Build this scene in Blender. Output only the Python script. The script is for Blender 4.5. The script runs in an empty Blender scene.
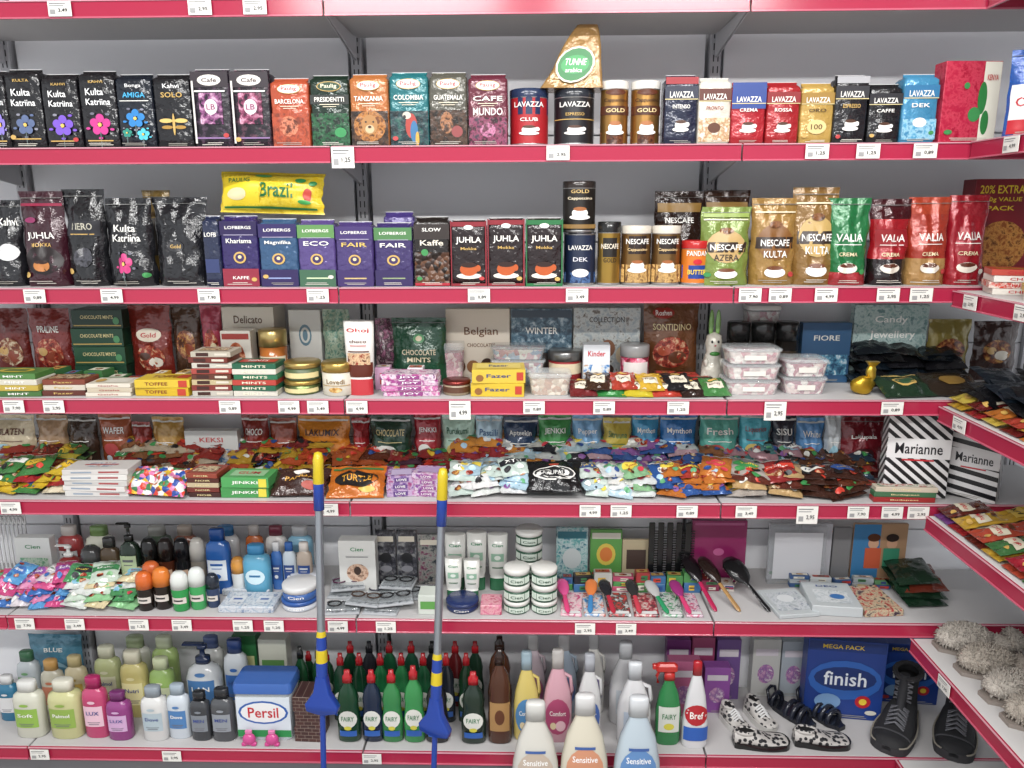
import bpy, math, random
from mathutils import Vector, Matrix, noise
random.seed(7)
sc=bpy.context.scene
sc.view_settings.view_transform='Standard'
# ---------------------------------------------------------------- camera
FPX=769.0; D=1.96; CZ=1.69
yaw=math.radians(1.41); pit=math.radians(12.7); rol=0.004
Fv=Vector((-math.sin(yaw)*math.cos(pit),math.cos(yaw)*math.cos(pit),-math.sin(pit)))
R0=Vector((math.cos(yaw),math.sin(yaw),0)); U0=R0.cross(Fv)
Rv=R0*math.cos(rol)-U0*math.sin(rol); Uv=U0*math.cos(rol)+R0*math.sin(rol)
C=Vector((0,-D,CZ))
cam=bpy.data.cameras.new('camera'); co=bpy.data.objects.new('camera',cam)
sc.collection.objects.link(co); cam.lens=36*FPX/1024; cam.sensor_width=36; cam.clip_start=.02
co.matrix_world=Matrix.Translation(C)@Matrix((Rv,Uv,-Fv)).transposed().to_4x4()
sc.camera=co
def P(px,py,Y):
    d=Fv+Rv*((px-512)/FPX)-Uv*((py-384)/FPX)
    return C+d*((Y-C.y)/d.y)
def proj(p):
    q=Vector(p)-C; z=q.dot(Fv)
    return 512+FPX*q.dot(Rv)/z, 384-FPX*q.dot(Uv)/z
def X(px,Y,z):
    g=0
    for i in range(4):
        py=proj((g,Y,z))[1]; g=P(px,py,Y).x
    return g
Z=[P(531,y,0).z for y in (-4,145,287,399,502,619.5,752)]
# ---------------------------------------------------------------- materials
MC={}
def lin(h):
    h=h.strip('#'); r=[int(h[i:i+2],16)/255 for i in (0,2,4)]
    l=.3*r[0]+.59*r[1]+.11*r[2]
    r=[min(1,max(0,l+(c-l)*.97)*.97+.012) for c in r]
    return tuple((c/12.92 if c<=.04045 else ((c+.055)/1.055)**2.4) for c in r)+(1,)
def mat(spec):
    if spec[0]=='#': spec='p'+spec
    if spec in MC: return MC[spec]
    k=spec.split('#')[0]; cs=[lin(c) for c in spec.split('#')[1:]]
    nm={'p':'print','f':'foil','g':'gloss_plastic','m':'metal','a':'printed_art','c':'candy_mix','t':'clear_plastic','s':'stripes','w':'wool','x':'matte','b':'brick_print','l':'leopard'}[k]
    m=bpy.data.materials.new(nm+'_'+'_'.join(spec.split('#')[1:])); m.use_nodes=True
    nt=m.node_tree; b=nt.nodes['Principled BSDF']; L=nt.links.new
    b.inputs['Base Color'].default_value=cs[0]
    b.inputs['Roughness'].default_value={'p':.38,'f':.2,'g':.18,'m':.28,'a':.25,'c':.3,'t':.08,'s':.3,'w':.95,'x':.75,'b':.5,'l':.6}[k]
    if k=='m': b.inputs['Metallic'].default_value=.8
    if k=='f': b.inputs['Metallic'].default_value=.12; b.inputs['Coat Weight'].default_value=.4; b.inputs['Coat Roughness'].default_value=.12
    tc=nt.nodes.new('ShaderNodeTexCoord')
    def bump(scale,st,dist=.004):
        n=nt.nodes.new('ShaderNodeTexNoise'); n.inputs['Scale'].default_value=scale; n.inputs['Detail'].default_value=3
        L(tc.outputs['Object'],n.inputs['Vector'])
        u=nt.nodes.new('ShaderNodeBump'); u.inputs['Strength'].default_value=st; u.inputs['Distance'].default_value=dist
        L(n.outputs['Fac'],u.inputs['Height']); L(u.outputs['Normal'],b.inputs['Normal'])
        if k=='f': L(u.outputs['Normal'],b.inputs['Coat Normal'])
    if k=='f': bump(42,.85,.007)
    elif k=='a': bump(45,.5,.004)
    elif k=='w': bump(400,1,.006)
    elif k in 'px': bump(250,.04,.001)
    if k in ('a','c','l'):
        r=nt.nodes.new('ShaderNodeValToRGB'); r.color_ramp.interpolation='CONSTANT'
        el=r.color_ramp.elements
        n=len(cs)
        if k=='a':
            r.color_ramp.interpolation='LINEAR'
            t=nt.nodes.new('ShaderNodeTexNoise'); t.inputs['Scale'].default_value=58; t.inputs['Detail'].default_value=6; t.inputs['Roughness'].default_value=.62; t.inputs['Distortion'].default_value=.3
            L(tc.outputs['Object'],t.inputs['Vector']); L(t.outputs['Fac'],r.inputs['Fac'])
            ps=[.40+.24*(i)/(max(1,n-1)) for i in range(n)]
        elif k=='c':
            t=nt.nodes.new('ShaderNodeTexVoronoi'); t.inputs['Scale'].default_value=75
            L(tc.outputs['Object'],t.inputs['Vector'])
            s=nt.nodes.new('ShaderNodeSeparateColor'); L(t.outputs['Color'],s.inputs[0]); L(s.outputs[0],r.inputs['Fac'])
            u=nt.nodes.new('ShaderNodeBump'); u.inputs['Strength'].default_value=.8; u.inputs['Distance'].default_value=.006; u.invert=True
            L(t.outputs['Distance'],u.inputs['Height']); L(u.outputs['Normal'],b.inputs['Normal'])
            ps=[i/n for i in range(n)]
        else:
            t=nt.nodes.new('ShaderNodeTexVoronoi'); t.inputs['Scale'].default_value=75
            L(tc.outputs['Object'],t.inputs['Vector']); L(t.outputs['Distance'],r.inputs['Fac']); ps=[0,.42]
        while len(el)<n: el.new(.5)
        for i in range(n): el[i].position=ps[i]; el[i].color=cs[i]
        for i in range(n): el[i].position=ps[i]; el[i].color=cs[i]
        L(r.outputs['Color'],b.inputs['Base Color'])
    if k=='s':
        w=nt.nodes.new('ShaderNodeTexWave'); w.bands_direction='DIAGONAL'; w.inputs['Scale'].default_value=24; 
        L(tc.outputs['Object'],w.inputs['Vector'])
        r=nt.nodes.new('ShaderNodeValToRGB'); r.color_ramp.interpolation='CONSTANT'
        r.color_ramp.elements[0].color=cs[0]; r.color_ramp.elements[1].position=.5; r.color_ramp.elements[1].color=cs[1]
        L(w.outputs['Fac'],r.inputs['Fac']); L(r.outputs['Color'],b.inputs['Base Color'])
    if k=='b':
        w=nt.nodes.new('ShaderNodeTexBrick'); w.inputs['Scale'].default_value=22
        w.inputs['Color1'].default_value=cs[0]; w.inputs['Color2'].default_value=cs[1]; w.inputs['Mortar'].default_value=cs[2]
        mp=nt.nodes.new('ShaderNodeMapping'); mp.inputs['Rotation'].default_value=(math.pi/2,0,0)
        L(tc.outputs['Object'],mp.inputs[0]); L(mp.outputs[0],w.inputs['Vector']); L(w.outputs['Color'],b.inputs['Base Color'])
    if k=='t':
        b.inputs['Alpha'].default_value=.28
    MC[spec]=m; return m
# ---------------------------------------------------------------- text cache
TC={}
def text2d(s):
    if s in TC: return TC[s]
    cu=bpy.data.curves.new('t','FONT'); cu.body=s; cu.size=1; cu.resolution_u=2; cu.offset=.012
    o=bpy.data.objects.new('t',cu); sc.collection.objects.link(o)
    bpy.context.view_layer.update()
    me=o.evaluated_get(bpy.context.evaluated_depsgraph_get()).to_mesh()
    v=[(p.co.x,p.co.y) for p in me.vertices]; f=[tuple(p.vertices) for p in me.polygons]
    bpy.data.objects.remove(o); bpy.data.curves.remove(cu)
    xs=[a for a,b in v]; ys=[b for a,b in v]
    x0,x1,y0,y1=min(xs),max(xs),min(ys),max(ys)
    v=[((a-x0)/(x1-x0)-.5,(b-y0)/(y1-y0)-.5) for a,b in v]
    TC[s]=(v,f); return TC[s]
# ---------------------------------------------------------------- mesh builder
class MB:
    def __init__(s): s.v=[];s.f=[];s.mi=[];s.ms=[];s.sm=[];s.T=Matrix()
    def add(s,vs,fs,m,smooth=False):
        if m not in s.ms: s.ms.append(m)
        k=s.ms.index(m); o=len(s.v)
        s.v+= [s.T@Vector(v) for v in vs]
        for f in fs: s.f.append([i+o for i in f]); s.mi.append(k); s.sm.append(smooth)
    def loft(s,rings,m,smooth=True,cb=True,ct=True,mats=None):
        n=len(rings[0])
        if mats is None or len(set(mats))==1:
            vs=[p for r in rings for p in r]
            s.add(vs,[(i*n+j,i*n+(j+1)%n,(i+1)*n+(j+1)%n,(i+1)*n+j) for i in range(len(rings)-1) for j in range(n)],mats[0] if mats else m,smooth)
        else:
            i=0
            while i<len(rings)-1:
                k=i
                while k+1<len(rings)-1 and mats[k+1]==mats[i]: k+=1
                rg=rings[i:k+2]; vs=[p for r in rg for p in r]
                s.add(vs,[(q*n+j,q*n+(j+1)%n,(q+1)*n+(j+1)%n,(q+1)*n+j) for q in range(len(rg)-1) for j in range(n)],mats[i],smooth)
                i=k+1
        if cb: s.add(rings[0],[tuple(range(n))[::-1]],mats[0] if mats else m)
        if ct: s.add(rings[-1],[tuple(range(n))],mats[-1] if mats else m)
    def box(s,cx,cy,cz,w,d,h,m,r=.001):
        rs=[]
        r=min(r,w/3,d/3,h/3)
        for z,i in ((cz-h/2,r),(cz-h/2+r,0),(cz+h/2-r,0),(cz+h/2,r)):
            rs.append([(cx+a,cy+b,z) for a,b in rr(w-2*i,d-2*i,r,2)])
        s.loft(rs,m,False)
    def lathe(s,prof,sq=1,seg=24,cx=0,cy=0,rect=0):
        rings=[];ms=[]
        for r,z,m in prof:
            rg=[]
            for j in range(seg):
                a=2*math.pi*j/seg; c,q=math.cos(a),math.sin(a)
                if rect:
                    e=rect; c=math.copysign(abs(c)**e,c); q=math.copysign(abs(q)**e,q)
                rg.append((cx+r*c,cy+r*sq*q,z))
            rings.append(rg); ms.append(m)
        s.loft(rings,None,True,True,True,ms[1:])
    def tube(s,pts,r,m,seg=8):
        rings=[]
        pts=[Vector(p) for p in pts]
        for i,p in enumerate(pts):
            t=(pts[min(i+1,len(pts)-1)]-pts[max(i-1,0)]).normalized()
            a=t.cross(Vector((0,0,1)));
            if a.length<.05: a=t.cross(Vector((1,0,0)))
            a.normalize(); b=t.cross(a)
            rd=r[i] if isinstance(r,(list,tuple)) else r
            rings.append([tuple(p+a*rd*math.cos(2*math.pi*j/seg)+b*rd*math.sin(2*math.pi*j/seg)) for j in range(seg)])
        s.loft(rings,m)
    def ell(s,c,rx,ry,rz,m,seg=16,nz=9,amp=0,fr=60):
        rings=[]
        for i in range(nz+1):
            t=math.pi*(i+.02)/(nz+.04); rg=[]
            for j in range(seg):
                a=2*math.pi*j/seg
                v=Vector((math.sin(t)*math.cos(a),math.sin(t)*math.sin(a),-math.cos(t)))
                q=1+(amp*noise.noise(Vector((v.x*rx,v.y*ry,v.z*rz))*fr+Vector(c)*9) if amp else 0)
                rg.append((c[0]+rx*v.x*q,c[1]+ry*v.y*q,c[2]+rz*v.z*q))
            rings.append(rg)
        s.loft(rings,m)
    def fluff(s,c,rx,ry,rz,m,n,L=.012,zmin=.004):
        vs=[];fs=[]
        for i in range(n):
            v=Vector((random.gauss(0,1),random.gauss(0,1),random.gauss(0,1))).normalized()
            if v.z<-.5: v.z=-v.z
            p=Vector((c[0]+rx*v.x*.93,c[1]+ry*v.y*.93,c[2]+rz*v.z*.93)); nn=Vector((v.x/rx,v.y/ry,v.z/rz)).normalized()
            d=(nn+Vector((random.uniform(-.7,.7),random.uniform(-.7,.7),random.uniform(-.7,.7)))).normalized()
            a=d.cross(Vector((.3,.5,.8))).normalized(); b=d.cross(a); w=.0032; l=L*random.uniform(.6,1.2)
            t=p+d*l+Vector((0,0,-.003)); t.z=max(t.z,zmin); mid=p+d*l*.55+a*.001
            o=len(vs)
            vs+=[p+a*w,p-a*w*.5+b*w*.87,p-a*w*.5-b*w*.87,mid+a*w*.8,mid-a*w*.4+b*w*.7,mid-a*w*.4-b*w*.7,t]
            for j in range(3):
                k=(j+1)%3; fs+=[(o+j,o+k,o+3+k,o+3+j),(o+3+j,o+3+k,o+6)]
        s.add(vs,fs,m,True)
    def dec(s,mp,w,h,ds,flat=False,e0=.0006,ts=.88):
        for i,d in enumerate(ds):
            e=e0+.00035*i
            k=d[0]; x,z,dw,dh=d[1]*w,d[2]*h,d[3]*w,d[4]*h
            if k=='r':
                nx,nz=(1,1) if flat else (8,6)
                vs=[mp(x-dw/2+dw*a/nx,z-dh/2+dh*b/nz,e) for b in range(nz+1) for a in range(nx+1)]
                s.add(vs,[(b*(nx+1)+a,b*(nx+1)+a+1,(b+1)*(nx+1)+a+1,(b+1)*(nx+1)+a) for a in range(nx) for b in range(nz)],d[5],not flat)
            elif k=='e':
                vs=[mp(x,z,e)]; n=16; rn=1 if flat else 3
                for q in range(1,rn+1):
                    for j in range(n):
                        a=2*math.pi*j/n; vs.append(mp(x+dw/2*q/rn*math.cos(a),z+dh/2*q/rn*math.sin(a),e))
                fs=[(0,1+j,1+(j+1)%n) for j in range(n)]
                for q in range(rn-1):
                    fs+=[(1+q*n+j,1+(q+1)*n+j,1+(q+1)*n+(j+1)%n,1+q*n+(j+1)%n) for j in range(n)]
                s.add(vs,fs,d[5],not flat)
            elif k in('t','v'):
                v,f=text2d(d[5]); dw*=ts; dh*=ts
                if k=='t': vs=[mp(x+a*dw,z+b*dh,e+.0003) for a,b in v]
                else: vs=[mp(x-b*dw,z+a*dh,e+.0003) for a,b in v]
                s.add(vs,f,d[6])
    def obj(s,name,loc=(0,0,0),rz=0,ground=None,parent=None):
        me=bpy.data.meshes.new(name)
        Rm=Matrix.Rotation(rz,3,'Z'); vs=[Rm@v for v in s.v]
        loc=Vector(loc)
        if ground is not None: loc.z=ground-min(v.z for v in vs)+.0005
        me.from_pydata([tuple(v) for v in vs],[],s.f)
        for m in s.ms: me.materials.append(mat(m))
        me.polygons.foreach_set('material_index',s.mi)
        me.polygons.foreach_set('use_smooth',s.sm)
        me.update()
        o=bpy.data.objects.new(name,me); o.location=loc; sc.collection.objects.link(o)
        if parent: o.parent=parent
        o['ztop']=loc.z+max(v.z for v in vs)
        return o
def rr(w,d,r,n=3):
    r=min(r,w/2-1e-5,d/2-1e-5); r=max(r,1e-5); o=[]
    for cx,cy,a0 in ((w/2-r,d/2-r,0),(-w/2+r,d/2-r,90),(-w/2+r,-d/2+r,180),(w/2-r,-d/2+r,270)):
        for i in range(n+1):
            a=math.radians(a0+90*i/n); o.append((cx+r*math.cos(a),cy+r*math.sin(a)))
    return o
# ---------------------------------------------------------------- product shapes (front faces -Y)
def fl(d): return lambda x,z,e:(x,-d/2-e,z)
def topmap(d,h): return lambda x,z,e:(x,z-d/2,h+e)
def fine(k=0):
    c=random.choice(['#b8b4aa','#9a968c','#d0ccc0']); o=[]
    for i in range(2): o.append(('r',random.uniform(-.08,.08),.035+.022*i,random.uniform(.4,.7),.008,c))
    if random.random()<.5: o.append(('e',random.choice([-.36,.36]),random.uniform(.1,.16),.15,.06,random.choice(['#3a8a4a',GD,'#d8d4c8','#b83a3a'])))
    return o
def carton(m,w,d,h,c,dec=(),top=None,td=()):
    m.box(0,0,h/2,w,d,h,c,.0012)
    m.dec(fl(d),w,h,list(dec)+(fine() if h>.07 else []),True)
    m.dec(topmap(d,h),w,d,td,True)
def brick(m,w,d,h,c,dec=(),tab='#c9c9c9'):
    r=.006; rs=[]; sd=random.random()*40
    hh=h-.009
    lv=[(0,.004),(.004,0)]+[(hh*q,-.0003) for q in(.15,.3,.45,.6,.75,.88)]+[(hh-.006,.0003),(hh,.006)]
    for z,i in lv:
        ring=rr(w-2*i,d-2*i,r,2)
        rs.append([(a+.0012*noise.noise(Vector((a*30,z*35,sd))),b+.0012*noise.noise(Vector((z*35,b*30+a*25,sd+9))),z) for a,b in ring])
    m.loft(rs,c,True)
    # folded top seal
    m.loft([[(a,b-d*.1,z) for a,b in rr(w*k,t,.003,2)] for z,k,t in((hh-.001,.86,.02),(hh+.004,.9,.008),(hh+.008,.92,.003))],c,True)
    m.box(0,-d*.1,hh+.0085,w*.9,.0025,.002,tab,.0005)
    m.dec(fl(d+.0026),w,h*.985,list(dec)+fine(),True)
def pouch(m,w,d,h,c,dec=(),style='stand',bands=None,seed=None,wr=.004,topc=None,nu=20,nv=26):
    sd=Vector((random.random()*50,0,0)) if seed is None else Vector((seed,0,0))
    def surf(u,v,sg):
        if style=='stand':
            a=d/2*max(0,1-v**2.0)*(1 if v<.93 else .3)+.0006
            if v<.08: a*=.82+.18*(v/.08)
            cr=max(0,1-abs(u)**2.6)**.6
        else:
            a=d/2*max(0,math.sin(math.pi*min(1,max(0,(v-.06)/.88))))**.6+.0006
            cr=max(0,1-abs(u)**2.8)**.7
        n=noise.noise(Vector((u*2.2,v*3.5,sg*3))+sd)*wr*cr*2+noise.noise(Vector((u*5,v*7,sg*5))+sd)*wr*cr*.5
        wk=noise.noise(Vector((v*6,sg*0,u*1.0))+sd)*wr
        wav=math.sin(u*9+sd.x)*wr*.35*max(0,(v-.8)/.2)
        ww=w*(1-(.05 if style!='stand' else .03)*math.sin(math.pi*v))
        return (u*ww/2+wk*abs(u),sg*(a*cr+.0004)+ (n if a>.002 else n*.3)+wav,v*h)
    for sg in(-1,1):
        vs=[surf(2*i/nu-1,j/nv,sg) for j in range(nv+1) for i in range(nu+1)]
        grp={}
        for j in range(nv):
            cc=c
            if bands:
                for v0,bc in bands:
                    if j/nv>=v0: cc=bc
            for i in range(nu):
                q=(j*(nu+1)+i,j*(nu+1)+i+1,(j+1)*(nu+1)+i+1,(j+1)*(nu+1)+i)
                grp.setdefault(cc,[]).append(q if sg<0 else q[::-1])
        for cc,fs in grp.items():
            us=sorted({k for f in fs for k in f}); ix={k:i for i,k in enumerate(us)}
            m.add([vs[k] for k in us],[tuple(ix[k] for k in f) for f in fs],cc,True)
    lo=[surf(2*i/nu-1,0,-1) for i in range(nu+1)]+[surf(1-2*i/nu,0,1) for i in range(nu+1)]
    m.add(lo,[tuple(range(len(lo)))[::-1]],c)
    def mp(x,z,e):
        u=max(-.97,min(.97,2*x/w)); v=max(0.01,min(.99,z/h)); p=surf(u,v,-1)
        return (p[0],p[1]-e-.0012,p[2])
    if style=='stand' and h>.12: dec=list(dec)+[('r',0,.93,.98,.006,'#8a8a88')]+fine()
    m.dec(mp,w,h,dec)
def cylmap(prof,sq=1,rect=0):
    def mp(x,z,e):
        r=prof[0][0]
        for (r0,z0,_),(r1,z1,_) in zip(prof,prof[1:]):
            if z0<=z<=z1 and z1>z0: r=r0+(r1-r0)*(z-z0)/(z1-z0); break
        r=max(r,.004); k=max(-.96,min(.96,x/r))
        ee=rect or 1
        y=(1-abs(k)**(2/ee))**(ee/2)
        return ((r+e)*k,-(r*sq*y)-e-.0007,z)
    return mp
def can(m,w,d,h,c,dec=(),lid='m#b9b9b9',lidh=.0,bands=None):
    r=w/2; lh=lidh*h
    pr=[(r*.94,0,c),(r,.003,'m#b0b0b0'),(r*.985,.006,'m#b0b0b0')]
    pr.append((r*.985,h-lh-.006,c))
    pr+= [(r,h-lh-.004,'m#b0b0b0'),(r,h-lh,lid),(r*1.0,h-.002,lid),(r*.95,h,lid),(r*.9,h,lid),(r*.88,h-.003,lid),(0.001,h-.003,lid)]
    m.lathe(pr,1,28)
    m.dec(cylmap(pr),w,h,list(dec))
def jar(m,w,d,h,c,dec=(),lid='g#f0f0f0',lf=.3):
    r=w/2
    pr=[(r*.9,0,c),(r*.97,.003,c),(r*.97,h*(1-lf),c),(r*.85,h*(1-lf)+.001,c),(r,h*(1-lf)+.002,lid),(r,h-.003,lid),(r*.93,h,lid),(.001,h,lid)]
    m.lathe(pr,1,28); m.dec(cylmap(pr),w,h,dec)
def tub(m,w,d,h,c,lid='t#e8eef0',dec=(),n=1):
    hh=h/n
    for k in range(n):
        z0=k*hh
        rs=[[(a,b,z0+z) for a,b in rr(w*s,d*s,.015,3)] for z,s in((0.001,.84),(hh*.75,.93))]
        m.loft(rs,c)
        rs=[[(a,b,z0+z) for a,b in rr(w*s,d*s,.015,3)] for z,s in((0,.87),(hh*.82,.97))]
        m.loft(rs,'t#e8eef0',True,True,False)
        rs=[[(a,b,z0+z) for a,b in rr(w*s,d*s,.015,3)] for z,s in((hh*.82,1),(hh*.93,1),(hh*.985,.95))]
        m.loft(rs,lid)
        T0=m.T; m.T=T0@Matrix.Translation((0,0,z0)); m.dec(lambda x,z,e:(x,-d*.475-e,z),w,hh,dec,True); m.T=T0
BOT={
'dish':([(.8,0),(.98,.02),(1,.3),(.86,.45),(.84,.52),(.9,.6),(.72,.72),(.38,.8),(.33,.83)],[(.42,.83),(.4,.92),(.26,.94),(.24,1),(.01,1)],.62),
'shower':([(.88,0),(1,.03),(1,.66),(.9,.76),(.5,.82)],[(.62,.82),(.6,.985),(.5,1),(.01,1)],.6),
'soft':([(.86,0),(1,.04),(1,.4),(.86,.56),(.55,.72),(.36,.8)],[(.42,.8),(.42,.97),(.36,1),(.01,1)],.62),
'cone':([(.9,0),(1,.04),(.97,.3),(.72,.6),(.4,.8),(.3,.84)],[(.36,.84),(.34,.98),(.28,1),(.01,1)],.62),
'jug':([(.9,0),(1,.03),(1,.34),(.93,.52),(.72,.7),(.42,.82),(.34,.86)],[(.42,.86),(.4,.985),(.34,1),(.01,1)],.55),
'roll':([(.8,0),(.95,.04),(.9,.3),(1,.5),(1,.58)],[(1.02,.58),(1.02,.8),(.85,.93),(.5,1),(.01,1)],.8),
'tubeb':([(.8,0),(.8,.22)],[(.7,.22),(.86,.3),(.94,.6),(1,1),(.98,1)],.5),
'pump':([(.9,0),(1,.03),(1,.55),(.8,.66),(.35,.72)],[(.42,.72),(.42,.8),(.16,.81),(.14,.9),(.3,.91),(.3,.96),(.01,.965)],.65)}
def bottle(m,w,d,h,c,cap,kind='shower',dec=(),rect=.75):
    b,k,sq=BOT[kind]; r=w/2
    pr=[(r*a,h*z,c) for a,z in b]+[(r*a,h*z,cap) for a,z in k]
    rc=0 if kind in('roll','tubeb') else rect
    m.lathe(pr,sq,24,rect=rc)
    m.dec(cylmap(pr,sq,rc),w,h,dec)
    if kind=='pump': m.box(-r*.5,0,h*.965,r*1.2,r*.35,h*.03,cap,.002)
    if kind=='soft':
        m.tube([(r*.35,0,h*.74),(r*.85,0,h*.7),(r*1.0,0,h*.55),(r*.9,0,h*.4)],r*.13,c)
def spray(m,w,d,h,c,cap,dec=()):
    r=w/2
    pr=[(r*.86,0,c),(r,h*.03,c),(r,h*.4,c),(r*.75,h*.6,c),(r*.4,h*.72,c),(r*.36,h*.76,c),(r*.45,h*.76,cap),(r*.4,h*.84,cap),(.001,h*.85,cap)]
    m.lathe(pr,.6,24,rect=.75); m.dec(cylmap(pr,.6,.75),w,h,dec)
    m.box(-r*.25,0,h*.9,r*1.7,r*.6,h*.1,cap,.006)
    m.box(-r*1.2,0,h*.91,r*.35,r*.4,h*.06,cap,.003)
    m.tube([(-r*.8,0,h*.86),(-r*1.0,0,h*.8),(-r*.9,0,h*.72)],r*.12,cap)
def stack(m,w,d,h,cols,dec=(),td=(),jit=.004):
    n=len(cols); hh=h/n; rd=random.Random(len(cols)+int(w*1e4))
    for i,c in enumerate(cols):
        T0=m.T; m.T=T0@Matrix.Translation((rd.uniform(-jit,jit),rd.uniform(0,jit),i*hh))@Matrix.Rotation(rd.uniform(-.06,.06),4,'Z')
        m.box(0,0,hh/2-.0002,w*.96,d,hh-.0004,c,.001)
        m.dec(fl(d),w,hh,dec,True)
        if i==n-1: m.dec(topmap(d,hh),w,d,td,True)
        m.T=T0
# ---------------------------------------------------------------- placing helpers
def it(name,row,x0,x1,yt,Y,fn,*a,dp=.06,base=None,rz=0,gap=.001,**k):
    zb=Z[row] if base is None else base
    zt=P((x0+x1)/2,yt,Y).z; zm=(zb+zt)/2
    xa,xb=X(x0,Y,zm),X(x1,Y,zm); w=abs(xb-xa)-gap; h=max(.01,zt-zb)
    m=MB(); fn(m,w,dp,h,*a,**k)
    return m.obj(name,((xa+xb)/2,Y+dp/2,0),rz,ground=zb)
def bag(name,row,x0,x1,Y,hg,tilt,rz,c,dec=(),th=.022,base=0,style='pillow',wr=.004):
    zb=Z[row]+base; xa,xb=X(x0,Y,zb),X(x1,Y,zb)
    m=MB(); m.T=Matrix.Rotation(math.radians(rz),4,'Z')@Matrix.Rotation(-math.radians(tilt),4,'X')
    pouch(m,xb-xa,th,hg,c,dec,style,None,None,wr)
    return m.obj(name,((xa+xb)/2,Y,0),0,ground=zb)
W='#f2f0ea'; K='#111014'; GD='#c9a45a'; RD='#c01a28'
def flower(x,z,c,s=1,asp=.5):
    o=[]
    for i in range(5):
        a=i*math.pi*.4+.3
        o.append(('e',x+.13*s*math.cos(a),z+.13*s*asp*math.sin(a),.17*s,.17*s*asp,c))
        o.append(('e',x+.26*s*math.cos(a+.6),z+.26*s*asp*math.sin(a+.6),.09*s,.05*s*asp,random.choice([c,'#6a6a78','#8a8a98'])))
    return o+[('r',x,z-.3*s*asp,.025,.3*s*asp,'#5a6a68'),('e',x,z,.08*s,.08*s*asp,'#e8c060')]
# ================================================================ ROOM
wl=MB(); wl.box(0,.42,1.5,7,.04,3.0,'x#c4c4c8'); wl.obj('wall_back')
fo=MB(); fo.box(0,-1.9,-.02,7,4.7,.04,'g#9a958c'); fo.obj('floor')
ce=MB(); ce.box(0,-1.9,3.02,7,4.7,.04,'x#d8d8d8'); ce.obj('ceiling')
# ================================================================ MAIN SHELVING
def empty(n):
    e=bpy.data.objects.new(n,None); sc.collection.objects.link(e); return e
SH=empty('shelving_unit'); RED='g#a82442'
mods=[(-2.49,-1.491),(-1.489,-.491),(-.489,.511),(.513,1.50)]
for x0,x1 in mods:
    w=x1-x0; cx=(x0+x1)/2
    for k,z in enumerate(Z):
        m=MB()
        m.box(cx,.165,z-.010,w-.004,.33,.02,'x#b8b6b6',.002)
        m.box(cx,-.003,z-.020,w-.002,.006,.040,RED,.001)
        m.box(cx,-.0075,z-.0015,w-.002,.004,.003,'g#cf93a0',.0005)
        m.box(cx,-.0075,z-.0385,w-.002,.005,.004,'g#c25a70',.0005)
        m.obj('shelf_board',parent=SH)
    m=MB()
    z=.1
    while z<2.4:
        m.box(cx,.352,z+.149,w-.05,.012,.296,'x#f2f2f5',.002); z+=.3
    m.obj('back_panel',parent=SH)
for xu in (-1.49,-.49,.512,1.48):
    m=MB(); m.box(xu,.345,1.25,.03,.03,2.5,'x#c0c0c4',.002)
    z=.12
    while z<2.45:
        m.box(xu-.006,.3295,z,.003,.001,.018,'#2a2a2c',.0002); m.box(xu+.006,.3295,z,.003,.001,.018,'#2a2a2c',.0002); z+=.03
    m.obj('upright',parent=SH)
    for z in Z:
        m=MB()
        for sx in(-.003,.003):
            pts=[(.327,z-.022),(.327,z-.08),(.29,z-.075),(.02,z-.033),(.02,z-.022)]
            a=[(xu+sx-.001,y,q) for y,q in pts]; b=[(xu+sx+.001,y,q) for y,q in pts]
            m.loft([a,b],'x#c8c8cc',False)
        m.obj('shelf_bracket',parent=SH)
m=MB(); m.box(-.5,.16,(Z[6]-.04)/2,3.98,.30,Z[6]-.042,'x#6d6c70',.002); m.obj('plinth',parent=SH)
# tags
tags={1:[(343,22),(558,14),(817,14),(868,16),(925,16)],2:[(35,12),(112,12),(209,14),(318,15),(479,14),(577,14),(750,12),(780,12),(826,14),(888,12),(921,12)],
3:[(14,12),(54,13),(230,13),(289,12),(318,14),(357,12),(460,22),(534,16),(604,12),(678,12),(775,18),(892,14)],
4:[(11,12),(328,16),(590,16),(621,12),(687,14),(746,14),(807,18),(858,16),(892,12),(918,14)],
5:[(25,14),(75,14),(139,14),(182,14),(243,14),(274,14),(338,14),(386,14),(585,16),(626,14)],6:[(40,14),(172,14),(372,14)],0:[(60,8),(200,8),(255,8)]}
def tagmesh(m,hh,seed):
    rd=random.Random(seed); w=.056
    m.box(0,0,0,w,.0016,hh,'p#e6e4de',.0004)
    mp=lambda x,z,e:(x,-.0009-e,z-hh/2)
    m.dec(mp,w,hh,[('r',-.08,.84,.7,.05,'#55555a'),('r',-.12,.70,.6,.04,'#77777a'),('t',.14,.38,.44,.3,rd.choice(['2,95','4,99','3,49','1,25','7,90','0,89']),'#252525'),('r',-.3,.3,.22,.28,'#9a9a9a')],True,.0002)
for k,l in tags.items():
    for px,hpx in l:
        hh=.034 if hpx<18 else .05
        m=MB(); tagmesh(m,hh,px+k)
        zc=Z[k]-.02-(hh-.034)/2; m.obj('price_tag',(X(px,-.012,zc),-.0135,zc),parent=SH)
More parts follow.
